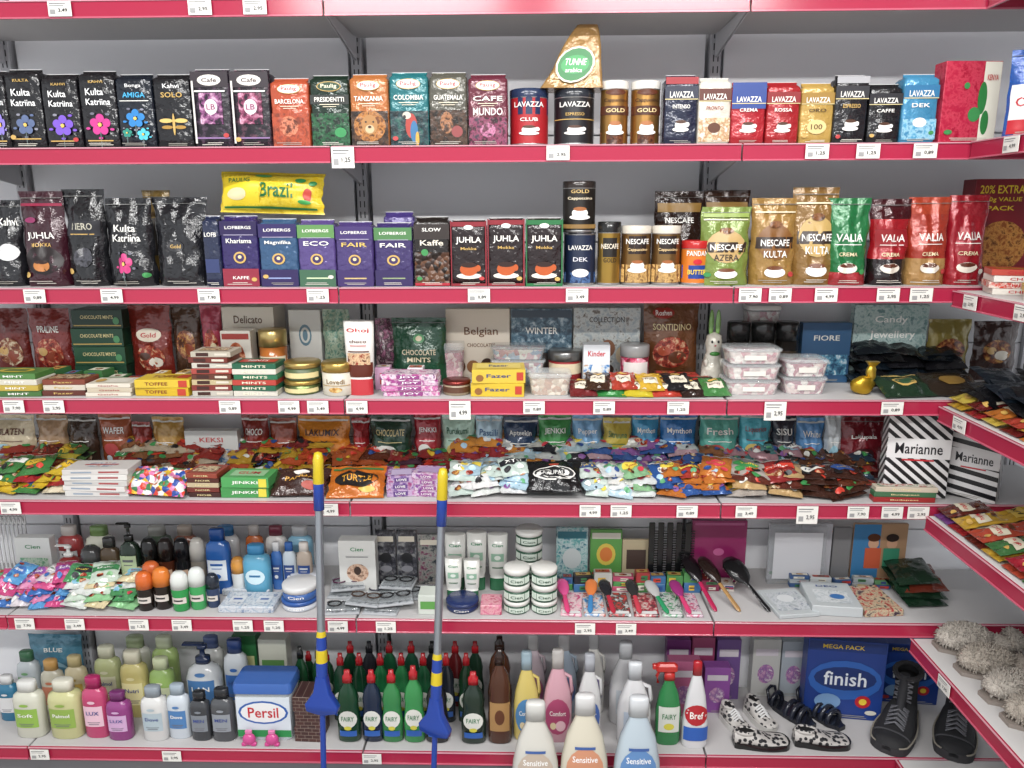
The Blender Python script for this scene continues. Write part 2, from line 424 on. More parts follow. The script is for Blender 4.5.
# ================================================================ SIDE SHELVING (right)
SS=empty('shelving_unit'); XS=1.055
ZR=[Z[0],P(963,142,0).z,P(944,290,0).z,P(937,405,0).z,P(920,514,0).z,P(906,636,0).z,Z[6]]
for k,z in enumerate(ZR):
    for y0,y1 in((-1.0,-.012),(-2.0,-1.002)):
        m=MB(); cy=(y0+y1)/2; w=y1-y0
        m.box(XS+.17,cy,z-.01,.33,w,.02,'x#c9c7c6',.002)
        m.box(XS+.003,cy,z-.02,.006,w,.04,RED,.001)
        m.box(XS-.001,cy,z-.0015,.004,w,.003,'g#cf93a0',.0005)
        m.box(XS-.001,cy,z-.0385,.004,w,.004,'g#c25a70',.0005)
        m.obj('shelf_board',parent=SS)
m=MB(); m.box(XS+.36,-1.0,1.2,.012,2.0,2.4,'x#b4b4b9',.002); m.obj('back_panel',parent=SS)
for k,ys in {2:[-.1,-.3],3:[-.12],5:[-.2],1:[-.18]}.items():
    for y in ys:
        m=MB(); tagmesh(m,.034,k); m.obj('price_tag',(XS-.006,y,ZR[k]-.02),-math.pi/2,parent=SS)
# ================================================================ ROW 1
def kk(fc): return [('t',0,.86,.44,.04,'KAHVI',GD),('t',-.06,.73,.56,.10,'Kulta','#f4f4f4'),('t',.02,.60,.76,.095,'Katriina','#f4f4f4')]+flower(.02,.3,fc,1.35)+[('r',0,.09,.7,.015,GD)]
def paul(name,top,pic,lab='#f6f4ee',lc=RD): return pic+[('e',0,.84,.62,.14,GD),('e',0,.84,.58,.12,lab),('t',0,.84,.46,.08,'Paulig',lc),('t',0,.66,.86,.075,name,'#f6f2ea'),('r',0,.59,.5,.01,'#e9dcc0'),('r',0,.56,.34,.008,'#e9dcc0')]
Y1=.02
L=[('coffee_pack',-8,7,70,K,kk('#8a7ad0')),
(' ',6,43,68,K,[('t',0,.86,.5,.04,'KULTA',GD),('t',-.04,.71,.6,.10,'Kulta','#f4f4f4'),('t',0,.58,.76,.095,'Katriina','#f4f4f4')]+flower(0,.3,'#5a6a90',1.2)+[('r',0,.12,.8,.015,GD)]),
(' ',43,80,73,K,kk('#7a55c8')),(' ',80,117,70,K,kk('#c8388a')),
(' ',117,154,73,'#0d1420',[('t',0,.84,.5,.07,'Bonga','#e8e8e8'),('t',0,.72,.7,.08,'AMIGA','#49b5e8'),('r',0,.64,.8,.01,W)]+flower(0,.4,'#2c7fc4',1.2)+flower(.2,.18,'#4fc0d8',.8)+flower(-.22,.2,'#2a8a7a',.6)),
(' ',154,192,73,K,[('t',0,.84,.5,.07,'Kahvi','#e8e8e8'),('t',0,.72,.65,.08,'SOLO',GD),('e',0,.32,.07,.3,GD),('e',-.2,.37,.36,.06,'#d9b768'),('e',.2,.37,.36,.06,'#d9b768'),('e',-.18,.28,.3,.05,'#a87f35'),('e',.18,.28,.3,.05,'#a87f35')]),
(' ',192,231,68,'a#17121a#1d1620#4d3a4c',[('r',0,.87,.98,.2,'#2a2028'),('e',0,.86,.62,.14,'#e9e4da'),('t',0,.86,.45,.06,'Cafe','#3a2030'),('r',0,.5,.6,.4,'a#1b1420#8a4a7c#d8b0c8'),('e',0,.52,.34,.2,'#e8e0e0'),('t',0,.52,.26,.08,'LB','#8a2a60'),('r',0,.72,.8,.02,W),('r',0,.12,.9,.02,'#8a6a9a'),('r',-.44,.45,.05,.8,'#d8d4d0')]),
(' ',231,271,68,'a#17121a#1d1620#5d3a48',[('r',0,.87,.98,.2,'#2a2028'),('e',0,.86,.62,.14,'#e9e4da'),('t',0,.86,.45,.06,'Cafe','#3a2030'),('r',0,.5,.6,.4,'a#1b1420#8a3a5c#d8a0b8'),('e',0,.52,.34,.2,'#e8d8dc'),('t',0,.52,.26,.08,'LB','#8a2a60'),('r',0,.72,.8,.02,W),('r',0,.12,.9,.02,'#8a6a9a'),('r',-.44,.45,.05,.8,'#d8d4d0')]),
(' ',271,310,77,'#b04a2c',paul('BARCELONA',0,[('r',0,.25,.97,.48,'a#7a3422#b04a2c#8a3a2a'),('e',-.05,.3,.5,.3,'a#5a2a1c#d88060#8a3a22')])),
(' ',310,350,74,'#12281c',paul('PRESIDENTTI',0,[('r',0,.66,.98,.13,'#0e1410'),('r',0,.24,.96,.46,'a#0e2016#1f5a35#0a100c'),('e',.25,.2,.3,.14,'#2a8a4a')],lab='#143a20',lc='#e8e4c8')),
(' ',350,389,73,'#b06834',paul('TANZANIA',0,[('r',0,.25,.97,.48,'a#1c120e#3a2416#5a3a20'),('e',0,.28,.85,.44,'a#6a3c1c#b87838#4a2a14'),('e',0,.3,.42,.28,'#a8763e'),('e',0,.24,.24,.12,'#c8b088'),('e',-.1,.34,.05,.025,K),('e',.1,.34,.05,.025,K),('e',0,.27,.09,.035,'#3a2018')])),
(' ',389,429,71,'#1f6c72',paul('COLOMBIA',0,[('r',0,.24,.97,.48,'a#0c1c20#1a3a40#2a5a50'),('e',.05,.28,.3,.34,'#a8342a'),('e',.12,.2,.2,.3,'#2a6a9a'),('e',-.06,.42,.22,.1,'#c8c0b0'),('e',-.12,.4,.08,.05,'#16161a'),('e',.2,.1,.1,.2,'#c89a3a')])),
(' ',429,468,71,'#56544a',paul('GUATEMALA',0,[('r',0,.25,.97,.48,'a#1a120c#4a3020#2c2014'),('e',-.05,.32,.34,.3,'a#3a2418#a8704a#5a3a22'),('e',.22,.2,.3,.16,'#8a3a3a')])),
(' ',468,508,73,'#642434',paul('CAFE',0,[('r',0,.2,.97,.4,'a#2a1018#8a3a5a#3a2a3a'),('t',0,.48,.86,.12,'MUNDO','#f0e4e0'),('e',0,.22,.4,.2,'a#5a2a3a#c87aa0#3a1a24')]))]
for nm,a,b,yt,c,dd in L: it('coffee_pack',1,a,b,yt,Y1+random.uniform(-.004,.006),brick,('f'+c if c[0]=='#' else c),dd,dp=.065,rz=random.uniform(-.015,.015),gap=.0025)
lav=lambda c='#f2f0ea':('t',0,.72,.82,.1,'LAVAZZA',c)
cup=[('e',0,.22,.5,.07,'#f4f0ea'),('e',0,.28,.36,.14,'#f4f0ea'),('e',.2,.29,.12,.07,'#f4f0ea'),('e',0,.33,.32,.05,'#4a2a18')]
it('coffee_tin',1,509,549,88,.03,can,'#a81c24',[('r',0,.72,2,.34,'#14224a'),lav(),('t',0,.46,.5,.07,'CLUB',W)]+cup,dp=.09,lid='g#23304e',lidh=.12)
tin=it('coffee_tin',1,554,596,88,.03,can,'#15151a',[lav(),('t',0,.55,.5,.06,'ESPRESSO',GD),('r',0,.46,1.2,.015,GD)]+cup,dp=.095,lid='g#20242c',lidh=.12)
for a,b in((601,630),(632,662)):
    it('coffee_tin',1,a,b,80,.03,can,'m#a87c42',[('r',0,.12,2,.2,'a#3a1c10#6a3a20#2a140c'),('e',0,.82,.7,.1,'#5a2a14'),('t',0,.69,.86,.08,'Cappuccino','#3a1c10'),('r',0,.54,2,.14,'#4a2414'),('t',0,.54,.7,.07,'GOLD','#f0d9a0'),('e',0,.2,.6,.08,W),('e',0,.27,.46,.18,W),('e',0,.34,.38,.07,'#a8683a')],dp=.07,lid='g#dedad2',lidh=.1)
def lz(top,sub,sc2,pc=cup): return [('r',0,.75,1,.18,top),('r',0,.655,1,.012,'#d8c890'),lav(),('t',0,.55,.6,.065,sub,sc2)]+pc
for a,b,yt,c,dd in [
(664,698,74,'f#1a2038',[('r',0,.92,.98,.1,'#9a1a24')]+lz('#1a2038','INTENSO',W)),
(698,731,77,'f#ddd6c8',lz('#5a2418','PRONTO',  '#8a2a1a',[('r',0,.22,.98,.36,'a#d8c8a8#a87a4a#e8e0d0'),('e',0,.25,.4,.16,'#5a3018')])),
(731,766,81,'f#a81e28',[('r',0,.78,.99,.42,'#1c3c88')]+lz('#1c3c88','CREMA',W)),
(766,800,81,'f#a01c22',lz('#851016','ROSSA',W)),
(800,834,82,'f#b8954a',lz('#9c7830','ORO','#3a2410',[('e',0,.28,.6,.24,'#dcc484'),('t',0,.28,.4,.1,'100','#5a3a10')])),
(834,868,74,'f#17171b',[('r',0,.93,.98,.1,'#a8a8ac')]+lz('#2a2a30','ESPRESSO',GD)),
(868,902,83,'f#141417',lz('#1c1c22','CAFFE',W)),
(902,938,73,'f#3f88b0',lz('#2c6f9c','DEK',W,[('r',0,.2,.97,.3,'a#4a98c0#98c8dc#3a80a8'),('e',0,.3,.4,.14,W)]))]:
    it('coffee_pack',1,a,b,yt,Y1+random.uniform(-.004,.006),brick,c,dd,dp=.06,rz=random.uniform(-.02,.02),gap=.0025)
# gold gift bag lying on tin
zt=tin['ztop']; m=MB(); xa,xb=X(540,.03,zt),X(604,.03,zt); ht=P(572,23,.04).z-zt; BW=xb-xa
shf=lambda v:.24*v*BW
rs=[]
for t in range(11):
    v=t/10; s=1-v*.66-.03*math.sin(v*7); rs.append([(a+shf(v)+.003*noise.noise(Vector((a*40,b*40,v*5))),b+.004*noise.noise(Vector((a*50,v*6,3))),ht*v) for a,b in rr(BW*s,.09*(1-v*.6),.008,3)])
m.loft(rs,'f#a07c4a')
def gm(x,z,e):
    v=z/ht; return (x+shf(v),-.045*(1-v*.6)-.003-e,z)
m.dec(gm,BW,ht,[('e',-.04,.36,.6,.58,'#ddd8c6'),('e',-.04,.36,.54,.52,'#2a7a3f'),('e',-.04,.36,.44,.3,'#3a9a54'),('t',-.04,.4,.38,.12,'TUNNE',W),('t',-.04,.27,.3,.08,'arabica',W)],False,.003)
m.obj('coffee_bag',((xa+xb)/2,.075,0),0,ground=zt)
it('coffee_gift_box',1,941,999,61,.02,carton,'a#b01f3c#c43a50#a01430',[('r',.34,.5,.3,.98,'#e6e2d2'),('e',.2,.55,.16,.4,'#2a7a3a'),('e',.08,.35,.22,.18,'#3a8a4a'),('e',.28,.25,.14,.3,'#2a7a3a'),('e',-.1,.7,.1,.08,'#3a8a4a'),('t',.34,.8,.22,.08,'KENYA',RD)],dp=.05,rz=.05)
m=MB(); pouch(m,.10,.05,.19,'f#2255a8',[('r',0,.4,.9,.4,'#e4e4e4'),('t',0,.4,.8,.12,'OATS',RD),('r',0,.12,.9,.16,RD)]); m.obj('cereal_bag',(1.13,-.10,0),-.4,ground=ZR[1])
m=MB(); pouch(m,.10,.05,.2,'f#c8283a',[('t',0,.6,.8,.12,'MIX','#f0e0a0'),('e',0,.3,.7,.3,'#2a55a8')]); m.obj('cereal_bag',(1.17,-.26,0),-.8,ground=ZR[1])
m=MB(); pouch(m,.09,.05,.15,'f#2a4aa8',[('t',0,.6,.8,.12,'MYSLI',W),('e',0,.3,.7,.3,'#c8283a')]); m.obj('cereal_bag',(1.29,-.10,0),-.5,ground=ZR[1])
# ================================================================ ROW 2
def pc(name,a,b,yt,c,dd,Y=.03,dp=.07,row=2,**k): return it(name,row,a,b,yt,Y,pouch,c,dd,dp=dp,gap=.002,**k)
pc('coffee_pouch',-22,17,200,'f#16161a',[('t',.2,.75,.5,.1,'Kahvi',W),('e',.2,.4,.5,.2,'#d8d8d8')],wr=.006)
pc('coffee_pouch',16,61,191,'f#35101c',[('e',0,.28,.9,.3,'#16080a'),('t',0,.53,.74,.1,'JUHLA',W),('t',0,.44,.5,.05,'MOKKA',GD),('r',0,.86,.98,.03,'#8a1a3a'),('e',0,.22,.36,.12,'#b8743a'),('e',0,.26,.28,.04,'#2a120a'),('e',-.2,.7,.3,.06,'#8a2a5a')],Y=.025,wr=.006)
pc('coffee_pouch',60,102,189,'f#141417',[('r',0,.6,.8,.16,'#24242a'),('t',0,.62,.6,.08,'NERO','#bdb9a8'),('r',0,.54,.6,.01,GD),('e',0,.3,.5,.2,'a#16161a#4a4a52#2a2a2e')],Y=.03,wr=.006)
pc('coffee_pouch',140,168,190,'f#8c713a',[('r',0,.5,.8,.4,'#2a2016')],Y=.13,wr=.006)
pc('coffee_pouch',101,149,198,'f#121216',[('t',-.04,.66,.54,.09,'Kulta',W),('t',0,.55,.7,.09,'Katriina',W)]+flower(-.05,.26,'#c83a7a',.8,.7),Y=.025,wr=.007)
pc('coffee_pouch',149,203,197,'f#17171b',[('e',-.05,.45,.3,.12,'#2a2a2e'),('t',-.05,.45,.22,.05,'Gold',GD)],Y=.03,dp=.08,wr=.008)
lof=lambda n,c2,sub=W:[('r',0,.84,.99,.2,c2),('t',0,.85,.8,.05,'LOFBERGS',W),('r',0,.745,.8,.008,'#b8b0d0'),('t',0,.66,.78,.075,n,sub),('e',0,.42,.34,.17,'#c8a45a'),('e',0,.42,.24,.12,'#3a2a5a'),('e',0,.43,.1,.05,'#e8d8a0')]
bl=[]
for a,b,yt,c,dd in [(203,221,216,'f#1c2440',[('t',.0,.75,.8,.07,'LOFB',W),('r',0,.3,.8,.2,'#2f3a66')]),
(221,259,216,'f#2c1f5a',lof('Kharisma','#241848')+[('r',0,.13,.98,.26,'#8c2438'),('t',0,.13,.5,.05,'KAFFE',W)]),
(259,298,219,'f#2d4f74',lof('Magnifika','#2a1f58')+[('r',0,.13,.98,.26,'#281c50'),('r',0,.13,.6,.02,'#8a9ac8')]),
(298,336,220,'f#51407c',lof('ECO','#5a8a4c',W)+[('r',0,.13,.98,.26,'#3a6048'),('r',0,.13,.6,.02,'#c8d8b0')]),
(336,374,222,'f#43346c',lof('FAIR','#3c2a66','#d8b860')+[('r',0,.13,.98,.26,'#37265e'),('r',0,.13,.6,.02,'#c8b070')]),
(374,413,223,'f#382b60',lof('FAIR','#4a7a48',W)+[('r',0,.13,.98,.26,'#2c2052'),('r',0,.13,.6,.02,'#8a9a70')])]:
    bl.append(it('coffee_pack',2,a,b,yt,.02+random.uniform(-.003,.005),brick,c,dd,dp=.065,rz=random.uniform(-.015,.015),gap=.0025))
it('coffee_pack',2,384,415,212,.1,brick,'f#3d2f6e',[],dp=.05)
zt=max(o['ztop'] for o in bl[1:4])
m=MB(); m.T=Matrix.Rotation(.03,4,'Y')@Matrix.Rotation(-.22,4,'X')
w=X(322,.03,zt)-X(216,.03,zt); h=P(270,173,.05).z-zt
pouch(m,w,.075,h,'a#d4b41e#dcc43a#c8a818',[('r',-.28,.5,.38,.86,'#e0c428'),('t',-.3,.74,.26,.12,'PAULIG','#1a6a3a'),('e',-.32,.4,.2,.3,'#d8cca0'),('t',.08,.5,.36,.4,'Brazil','#1d6a36'),('e',.38,.42,.08,.3,'#b83a2a'),('e',.42,.7,.07,.12,'#2a8a4a'),('e',.3,.76,.1,.12,'#2a8a4a'),('e',.34,.24,.12,.1,'#3a9a4a'),('e',-.06,.86,.16,.08,'#3a8a4a'),('r',0,.1,.9,.04,'#2a7a42')],'pillow',None,None,.006)
m.obj('coffee_pack',((X(217,.03,zt)+X(321,.03,zt))/2,.055,0),0,ground=zt)
it('coffee_pack',2,414,450,217,.02,brick,'f#1b1512',[('r',0,.8,.99,.22,'#2c2320'),('t',0,.83,.6,.06,'SLOW',W),('t',0,.64,.74,.09,'Kaffe','#e8e0d0'),('r',0,.27,.97,.46,'c#2a1810#4a2c1c#1c100a#5c3a24'),('e',-.2,.5,.2,.1,'#3a8a4a'),('r',0,.03,.98,.04,'#a82030')],dp=.065)
for a,b,yt,tc_ in((450,487,220,'#841a26'),(487,525,218,'#841a26'),(525,563,218,'#1f6a38')):
    it('coffee_pack',2,a,b,yt,.02+random.uniform(-.003,.004),brick,'f#1c0d0e',[('r',0,.95,.99,.07,tc_),('e',0,.9,.26,.07,W),('t',0,.7,.8,.13,'JUHLA','#f6f2ea'),('t',0,.58,.5,.05,'Mokka',GD),('e',0,.16,.7,.09,'#e9e1d4'),('e',0,.26,.5,.2,'#b8521f'),('e',.26,.28,.14,.1,'#b8521f'),('e',0,.33,.44,.08,'#2a120a'),('r',0,.025,.98,.04,tc_),('r',.48,.5,.04,1,tc_),('r',-.48,.5,.03,1,tc_)],dp=.065,rz=random.uniform(-.02,.02),gap=.0025)
c1=it('coffee_tin',2,564,597,233,.03,can,'#16223c',[lav(),('t',0,.5,.5,.09,'DEK','#d8d8e0'),('r',0,.15,2,.2,'a#1a2a50#4a6a9a#16223c'),('e',0,.24,.5,.16,W)],dp=.08,lid='m#8a8a90')
it('coffee_tin',2,563,597,181,.03,can,'#18130f',[('t',0,.8,.6,.08,'GOLD','#d9b878'),('t',0,.66,.8,.08,'Cappuccino','#f0e0c0'),('e',0,.3,.6,.1,W),('e',0,.38,.46,.2,W),('e',0,.46,.38,.08,'#9a5a2c'),('r',0,.12,2,.08,'#8a6a3a')],dp=.08,base=c1['ztop'],lid='g#2a2320',lidh=.1)
it('coffee_tin',2,598,622,222,.03,can,'m#a8853c',[('r',0,.6,2,.3,'#1c1712'),('t',0,.62,.8,.09,'NESCAFE','#f0e6d0'),('t',0,.4,.6,.08,'GOLD','#3a2a10')],dp=.06,lid='g#1a1a1a',lidh=.14)
for a,b in((622,653),(653,683)):
    it('coffee_tin',2,a,b,226,.03,can,'m#8a6a40',[('r',0,.68,2,.3,'#241612'),('t',0,.74,.82,.1,'NESCAFE',W),('t',0,.6,.7,.07,'Cappuccino','#e8c890'),('r',0,.2,2,.3,'a#8a6a40#c8a060#5a3a20'),('e',0,.26,.6,.09,W),('e',0,.33,.44,.17,W),('e',0,.4,.36,.06,'#9a5a2c')],dp=.075,lid='g#d0c8ba',lidh=.1)
it('cocoa_tin',2,683,712,241,.03,can,'#cf701e',[('r',0,.3,2,.3,'#1a3a8a'),('t',0,.72,.8,.13,'PANDAN',W),('t',0,.3,.7,.12,'BUTTER','#f4d040'),('e',0,.53,.3,.12,RD)],dp=.07,lid='g#b02020',lidh=.14)
pc('coffee_pouch',655,705,191,'f#2b1a14',[('r',0,.82,.9,.1,'#a8803c'),('t',0,.68,.7,.07,'NESCAFE',W)],Y=.14,wr=.006)
pc('coffee_pouch',704,752,190,'f#3a2214',[('r',0,.82,.9,.1,'#a8803c'),('t',0,.68,.7,.07,'NESCAFE',W)],Y=.15,wr=.006)
nes=lambda s,c,c2:[('e',0,.5,.8,.42,c),('r',0,.49,.84,.13,'#2a1a12'),('t',0,.49,.76,.085,'NESCAFE',W),('t',0,.36,.6,.09,s,c2),('e',0,.15,.46,.12,W),('e',0,.2,.36,.05,'#6a3a1c'),('r',0,.84,.9,.015,'#e0d6b6'),('e',0,.7,.3,.08,'a#4a2a18#8a5a38#2a140c')]
pc('coffee_pouch',702,753,207,'f#74883c',nes('AZERA','#b89860','#2a1a10')+[('r',0,.9,.92,.06,'#8aa04a')],Y=.02,dp=.07,wr=.005)
pc('coffee_pouch',753,800,198,'f#98743a',nes('KULTA','#7a4e20',W),Y=.03,wr=.005)
pc('coffee_pouch',795,843,187,'f#82602f',nes('KULTA','#b89858',W),Y=.03,dp=.08,wr=.005)
val=lambda t:[('r',0,.55,.84,.2,'#8c141c'),('t',0.02,.55,.7,.1,t,W),('r',0,.47,.6,.008,W),('e',0,.2,.5,.12,'#e6ded0'),('e',0,.23,.4,.05,'#5a2a18'),('t',0,.36,.5,.05,'CREMA','#e8d8b0')]
pc('coffee_pouch',830,873,198,'f#1b6a38',val('VALIA')[1:],Y=.02,rz=-.12,bands=[(0,'f#a02a30'),(.15,'f#1b6a38')],wr=.006)
pc('coffee_pouch',874,914,199,'f#a0101c',val('VALIA'),Y=.02,bands=[(0,'f#1a1012'),(.3,'f#98121c'),(.75,'f#3a0a10')],rz=-.05,wr=.006)
pc('coffee_pouch',912,954,197,'f#a02e1c',val('VALIA')[1:],Y=.02,bands=[(0,'f#a8804a'),(.3,'f#9c3020'),(.8,'f#a83c24')],rz=-.05,wr=.006)
pc('coffee_pouch',952,992,195,'f#981422',val('VALIA')[1:],Y=.02,rz=-.1,wr=.006)
it('biscuit_box',2,970,1075,179,.13,carton,'#7a0f1c',[('t',-.24,.9,.48,.09,'20% EXTRA','#e8c830'),('t',-.24,.8,.44,.06,'240g VALUE','#e8c830'),('t',-.24,.72,.3,.05,'PACK','#e8c830'),('e',-.2,.35,.5,.5,'a#8a4a20#c88a40#5a2a14')],dp=.06)
m=MB(); stack(m,.15,.10,.06,['#d8d2c8','a#c83a2a#e0dcd0#c83a2a','#e0dcd4','#b84030'],[('t',0,.5,.6,.5,'CHEWIES',RD)],[('t',0,.5,.8,.3,'OATMEAL',RD),('r',0,.2,.8,.2,'#d8a040')]); m.obj('snack_bar_stack',(1.17,-.09,0),-.35,ground=ZR[2])
m=MB(); stack(m,.15,.10,.05,['#d8d2c8','#b8a030','#e0dcd4'],[('t',0,.5,.6,.5,'CHEWIES',RD)],[('t',0,.5,.8,.3,'OATMEAL',RD)]); m.obj('snack_bar_stack',(1.17,-.24,0),-.5,ground=ZR[2])
# ================================================================ ROW 3 back
def bx(name,row,a,b,yt,Y,c,dd=(),dp=.03,**k): return it(name,row,a,b,yt,Y,carton,c,dd,dp=dp,**k)
def pl(name,row,a,b,yt,Y,c,dd=(),dp=.035,**k): return it(name,row,a,b,yt,Y,pouch,c,dd,dp=dp,style='pillow',gap=.002,wr=.005,**k)
ART=['a#5c1e18#a83a28#d8b890','a#3a1410#8a4a2a#c89a50','a#d8c8a8#8a4a2a#5a2018']
def pic(x,z,w,h): return [('e',x,z,w,h,random.choice(ART)),('e',x+.12,z-.06,w*.5,h*.4,random.choice(['#d8c8a0','#5a3018','#e8e0d0','#8a3a22'])),('e',x-.14,z+.02,w*.35,h*.3,random.choice(['#4a2414','#c8a060','#a84a30']))]
pl('chocolate_bag',3,-10,28,309,.22,'f#6a1e18',pic(0,.4,.7,.4))
pl('chocolate_bag',3,28,70,309,.2,'f#7a2420',[('t',0,.72,.6,.1,'PRALINE',W)]+pic(0,.4,.7,.4))
it('mint_chocolate_box_stack',3,72,125,310,.18,stack,['#143c28','#1a4a30','#143c28','#0f3020'],[('t',0,.6,.7,.22,'CHOCOLATE MINTS','#d8c890'),('r',0,.15,.9,.06,'#b89a50'),('e',.36,.4,.12,.4,'#4a8a5a')],dp=.09)
pl('chocolate_bag',3,128,171,306,.2,'f#7a241c',[('e',0,.62,.6,.18,'#e8dcc8'),('t',0,.62,.4,.07,'Gold',RD)]+pic(0,.32,.7,.34))
pl('chocolate_bag',3,171,200,308,.21,'f#4a3020',pic(0,.5,.7,.4))
pl('candy_bag',3,200,222,306,.2,'f#a83a50',pic(0,.5,.7,.4))
it('biscuit_tin',3,222,276,307,.2,stack,['m#b0a080','#3a3028','#d8d0c0'],[('t',0,.5,.6,.35,'Delicato','#5a3a20')],dp=.1)
bx('praline_box',3,222,252,331,.13,'#d4cec2',[('e',0,.5,.6,.6,'a#7a3020#b05a3a#d8a080'),('r',0,.9,.9,.1,'#983028')],dp=.05)
it('honey_jar',3,256,284,331,.12,jar,'g#a86028',[('r',0,.35,1,.4,'#d8ccb0')],dp=.07,lid='m#c8b070')
bx('chocolate_box',3,290,322,310,.21,'#ccccc6',[('e',0,.65,.4,.3,'#5a7a8a'),('e',0,.65,.3,.22,'#ccccc6'),('e',0,.65,.16,.16,'#5a7a8a'),('t',0,.3,.8,.08,'FINLANDIA','#2a4a6a')])
pl('candy_bag',3,322,350,310,.2,'a#5a8a7a#a8b8a0#3a6a5a')
pl('candy_bag',3,374,398,319,.2,'a#a86a88#3a2a30#d8b8c0')
pc('chocolate_mint_pouch',391,446,319,'f#17422c',[('t',0,.5,.72,.09,'CHOCOLATE','#d4c8a8'),('t',0,.39,.5,.08,'MINTS','#d4c8a8'),('e',0,.7,.22,.14,'#4a8a5a'),('e',0,.7,.12,.08,'#d4c8a8')],Y=.15,row=3,dp=.05)
bx('chocolate_box',3,446,510,309,.22,'#d4c9b8',[('t',0.05,.68,.6,.16,'Belgian','#6a4428'),('t',.05,.5,.5,.06,'CHOCOLATES','#6a4428'),('e',-.3,.2,.2,.2,'#5a3018'),('e',-.08,.2,.2,.18,'#8a5a34'),('e',.14,.22,.2,.2,'#3a2014'),('e',.34,.2,.2,.18,'#d8c8b0')])
bx('chocolate_box',3,511,572,309,.22,'a#20384a#48687a#a8b8c0',[('t',0,.7,.6,.1,'WINTER',W),('e',0,.25,.5,.3,'#3a2a24'),('r',0,.93,.98,.1,'#2a3a4a')])
bx('chocolate_box',3,573,640,308,.22,'a#9aa4a8#c0c4c0#6a6058',[('t',0,.84,.6,.08,'COLLECTION','#3a3028'),('e',-.25,.35,.24,.26,'#4a2a1a'),('e',.02,.45,.22,.24,'#7a4a2a'),('e',.26,.36,.24,.26,'#c8b898'),('e',0,.16,.24,.16,'#3a2014')])
pl('chocolate_bag',3,643,700,303,.2,'f#6a4024',[('e',-.15,.87,.4,.14,'#98281c'),('t',-.15,.87,.34,.07,'Roshen',W),('t',0,.7,.8,.09,'SONTIDINO','#e8d4a0')]+pic(0,.38,.7,.4),dp=.05)
# bunny
zb=Z[3]; Yb=.16; hh=P(714,311,Yb).z-zb; w=X(727,Yb,zb)-X(701,Yb,zb); m=MB()
m.lathe([(w*.36,0,'f#3f8a3a'),(w*.46,hh*.1,'f#3f8a3a'),(w*.42,hh*.28,'f#d9d4c6'),(w*.28,hh*.44,'f#d9d4c6'),(w*.33,hh*.55,'f#d9d4c6'),(w*.28,hh*.66,'f#d9d4c6'),(.002,hh*.7,'f#d9d4c6')],.8)
for s in(-1,1):
    m.ell((s*w*.13,0,hh*.82),w*.1,w*.06,hh*.18,'f#7aa85a'); m.ell((s*w*.12,-w*.26,hh*.58),.003,.002,.004,K)
    m.ell((s*w*.3,-w*.2,hh*.3),w*.1,w*.12,hh*.06,'f#e9e4d6')
m.ell((0,-w*.3,hh*.53),.003,.003,.002,'#c05060'); m.ell((0,-w*.26,hh*.42),w*.2,w*.05,hh*.03,'f#3f8a3a')
m.obj('chocolate_bunny',(X(714,Yb,zb),Yb+.03,0),0,ground=zb)
for a,b in((728,751),(752,776),(777,800)): it('dark_glass_jar',3,a,b,323,.17,jar,'g#15120f',[('r',0,.4,.9,.3,'#3a2c1c')],dp=.05,lid='g#1a1a1a')
it('candy_tub_stack',3,746,781,306,.23,tub,'c#d8c8c0#c88a90#f0e8e0',dp=.08,lid='g#d8d6d0',n=3)
bx('chocolate_box',3,801,850,323,.2,'#2a5278',[('r',0,.3,.9,.34,'a#2a4a6a#5a9ab8#d8e4e8'),('t',0,.75,.6,.1,'FIORE','#d8d8d0')])
bx('candy_jewellery_box',3,852,926,305,.23,'a#8aa8a4#b8ccc8#6a8a8a',[('t',0,.8,.5,.13,'Candy','#f0f0ea'),('t',.03,.6,.7,.14,'Jewellery','#f0f0ea'),('e',-.25,.22,.2,.2,'#b85a8a'),('e',0,.2,.2,.2,'#d8d0c8'),('e',.25,.22,.2,.2,'#d8a040')])
pl('candy_bag',3,928,972,320,.22,'f#8a7a3a',pic(0,.5,.7,.4))
pl('candy_bag',3,974,1020,322,.22,'f#3a2420',pic(0,.5,.7,.4))
# assorted small boxes standing in the middle of a shelf
def clutter(name,row,a,b,Y,h0,h1,cols,dp=.07,w0=.03,w1=.07):
    zb=Z[row]; x=X(a,Y,zb); xe=X(b,Y,zb); xs=x; m=MB()
    while x<xe-.015:
        w=min(random.uniform(w0,w1),xe-x); h=random.uniform(h0,h1); c=random.choice(cols)
        m.T=Matrix.Translation((x+w/2-(xs+xe)/2,random.uniform(-.006,.006),0))@Matrix.Rotation(random.uniform(-.1,.1),4,'Z')
        n=random.choice([1,2,2,3]); hh=h/n
        for i in range(n):
            m.box(random.uniform(-.002,.002),0,hh*(i+.5),w*.93,dp,hh-.0006,c if i%2==0 else random.choice(cols),.001)
            m.dec(lambda x,z,e:(x,-dp/2-e,z+hh*i),w*.93,hh,[('r',random.uniform(-.15,.15),.5,random.uniform(.3,.6),.5,random.choice(['#e0dccc','#c83a2a','#2a4a8a','#d8b040','#3a7a4a'])),('r',0,.5,.3,.12,'#3a2a2a')],True)
        m.dec(lambda x,z,e:(x,z-dp/2,h+e),w*.93,dp,[('r',0,.5,.8,.6,random.choice(['#e0dccc','#c8a050','#a83a2a','#4a6a9a'])),('e',0,.5,.4,.4,random.choice(ART))],True)
        x+=w
    return m.obj(name,((xs+xe)/2,Y+dp/2,0),0,ground=zb)
CC=['#a82a2a','#d8c8a8','#5a3020','#3a6a3a','#e0d8c8','#7a2a20','#c8a030','#2a3a5a']
clutter('assorted_candy_boxes',3,-10,72,.11,.02,.055,CC,.07)
clutter('assorted_candy_boxes',3,85,188,.11,.025,.06,CC,.06)
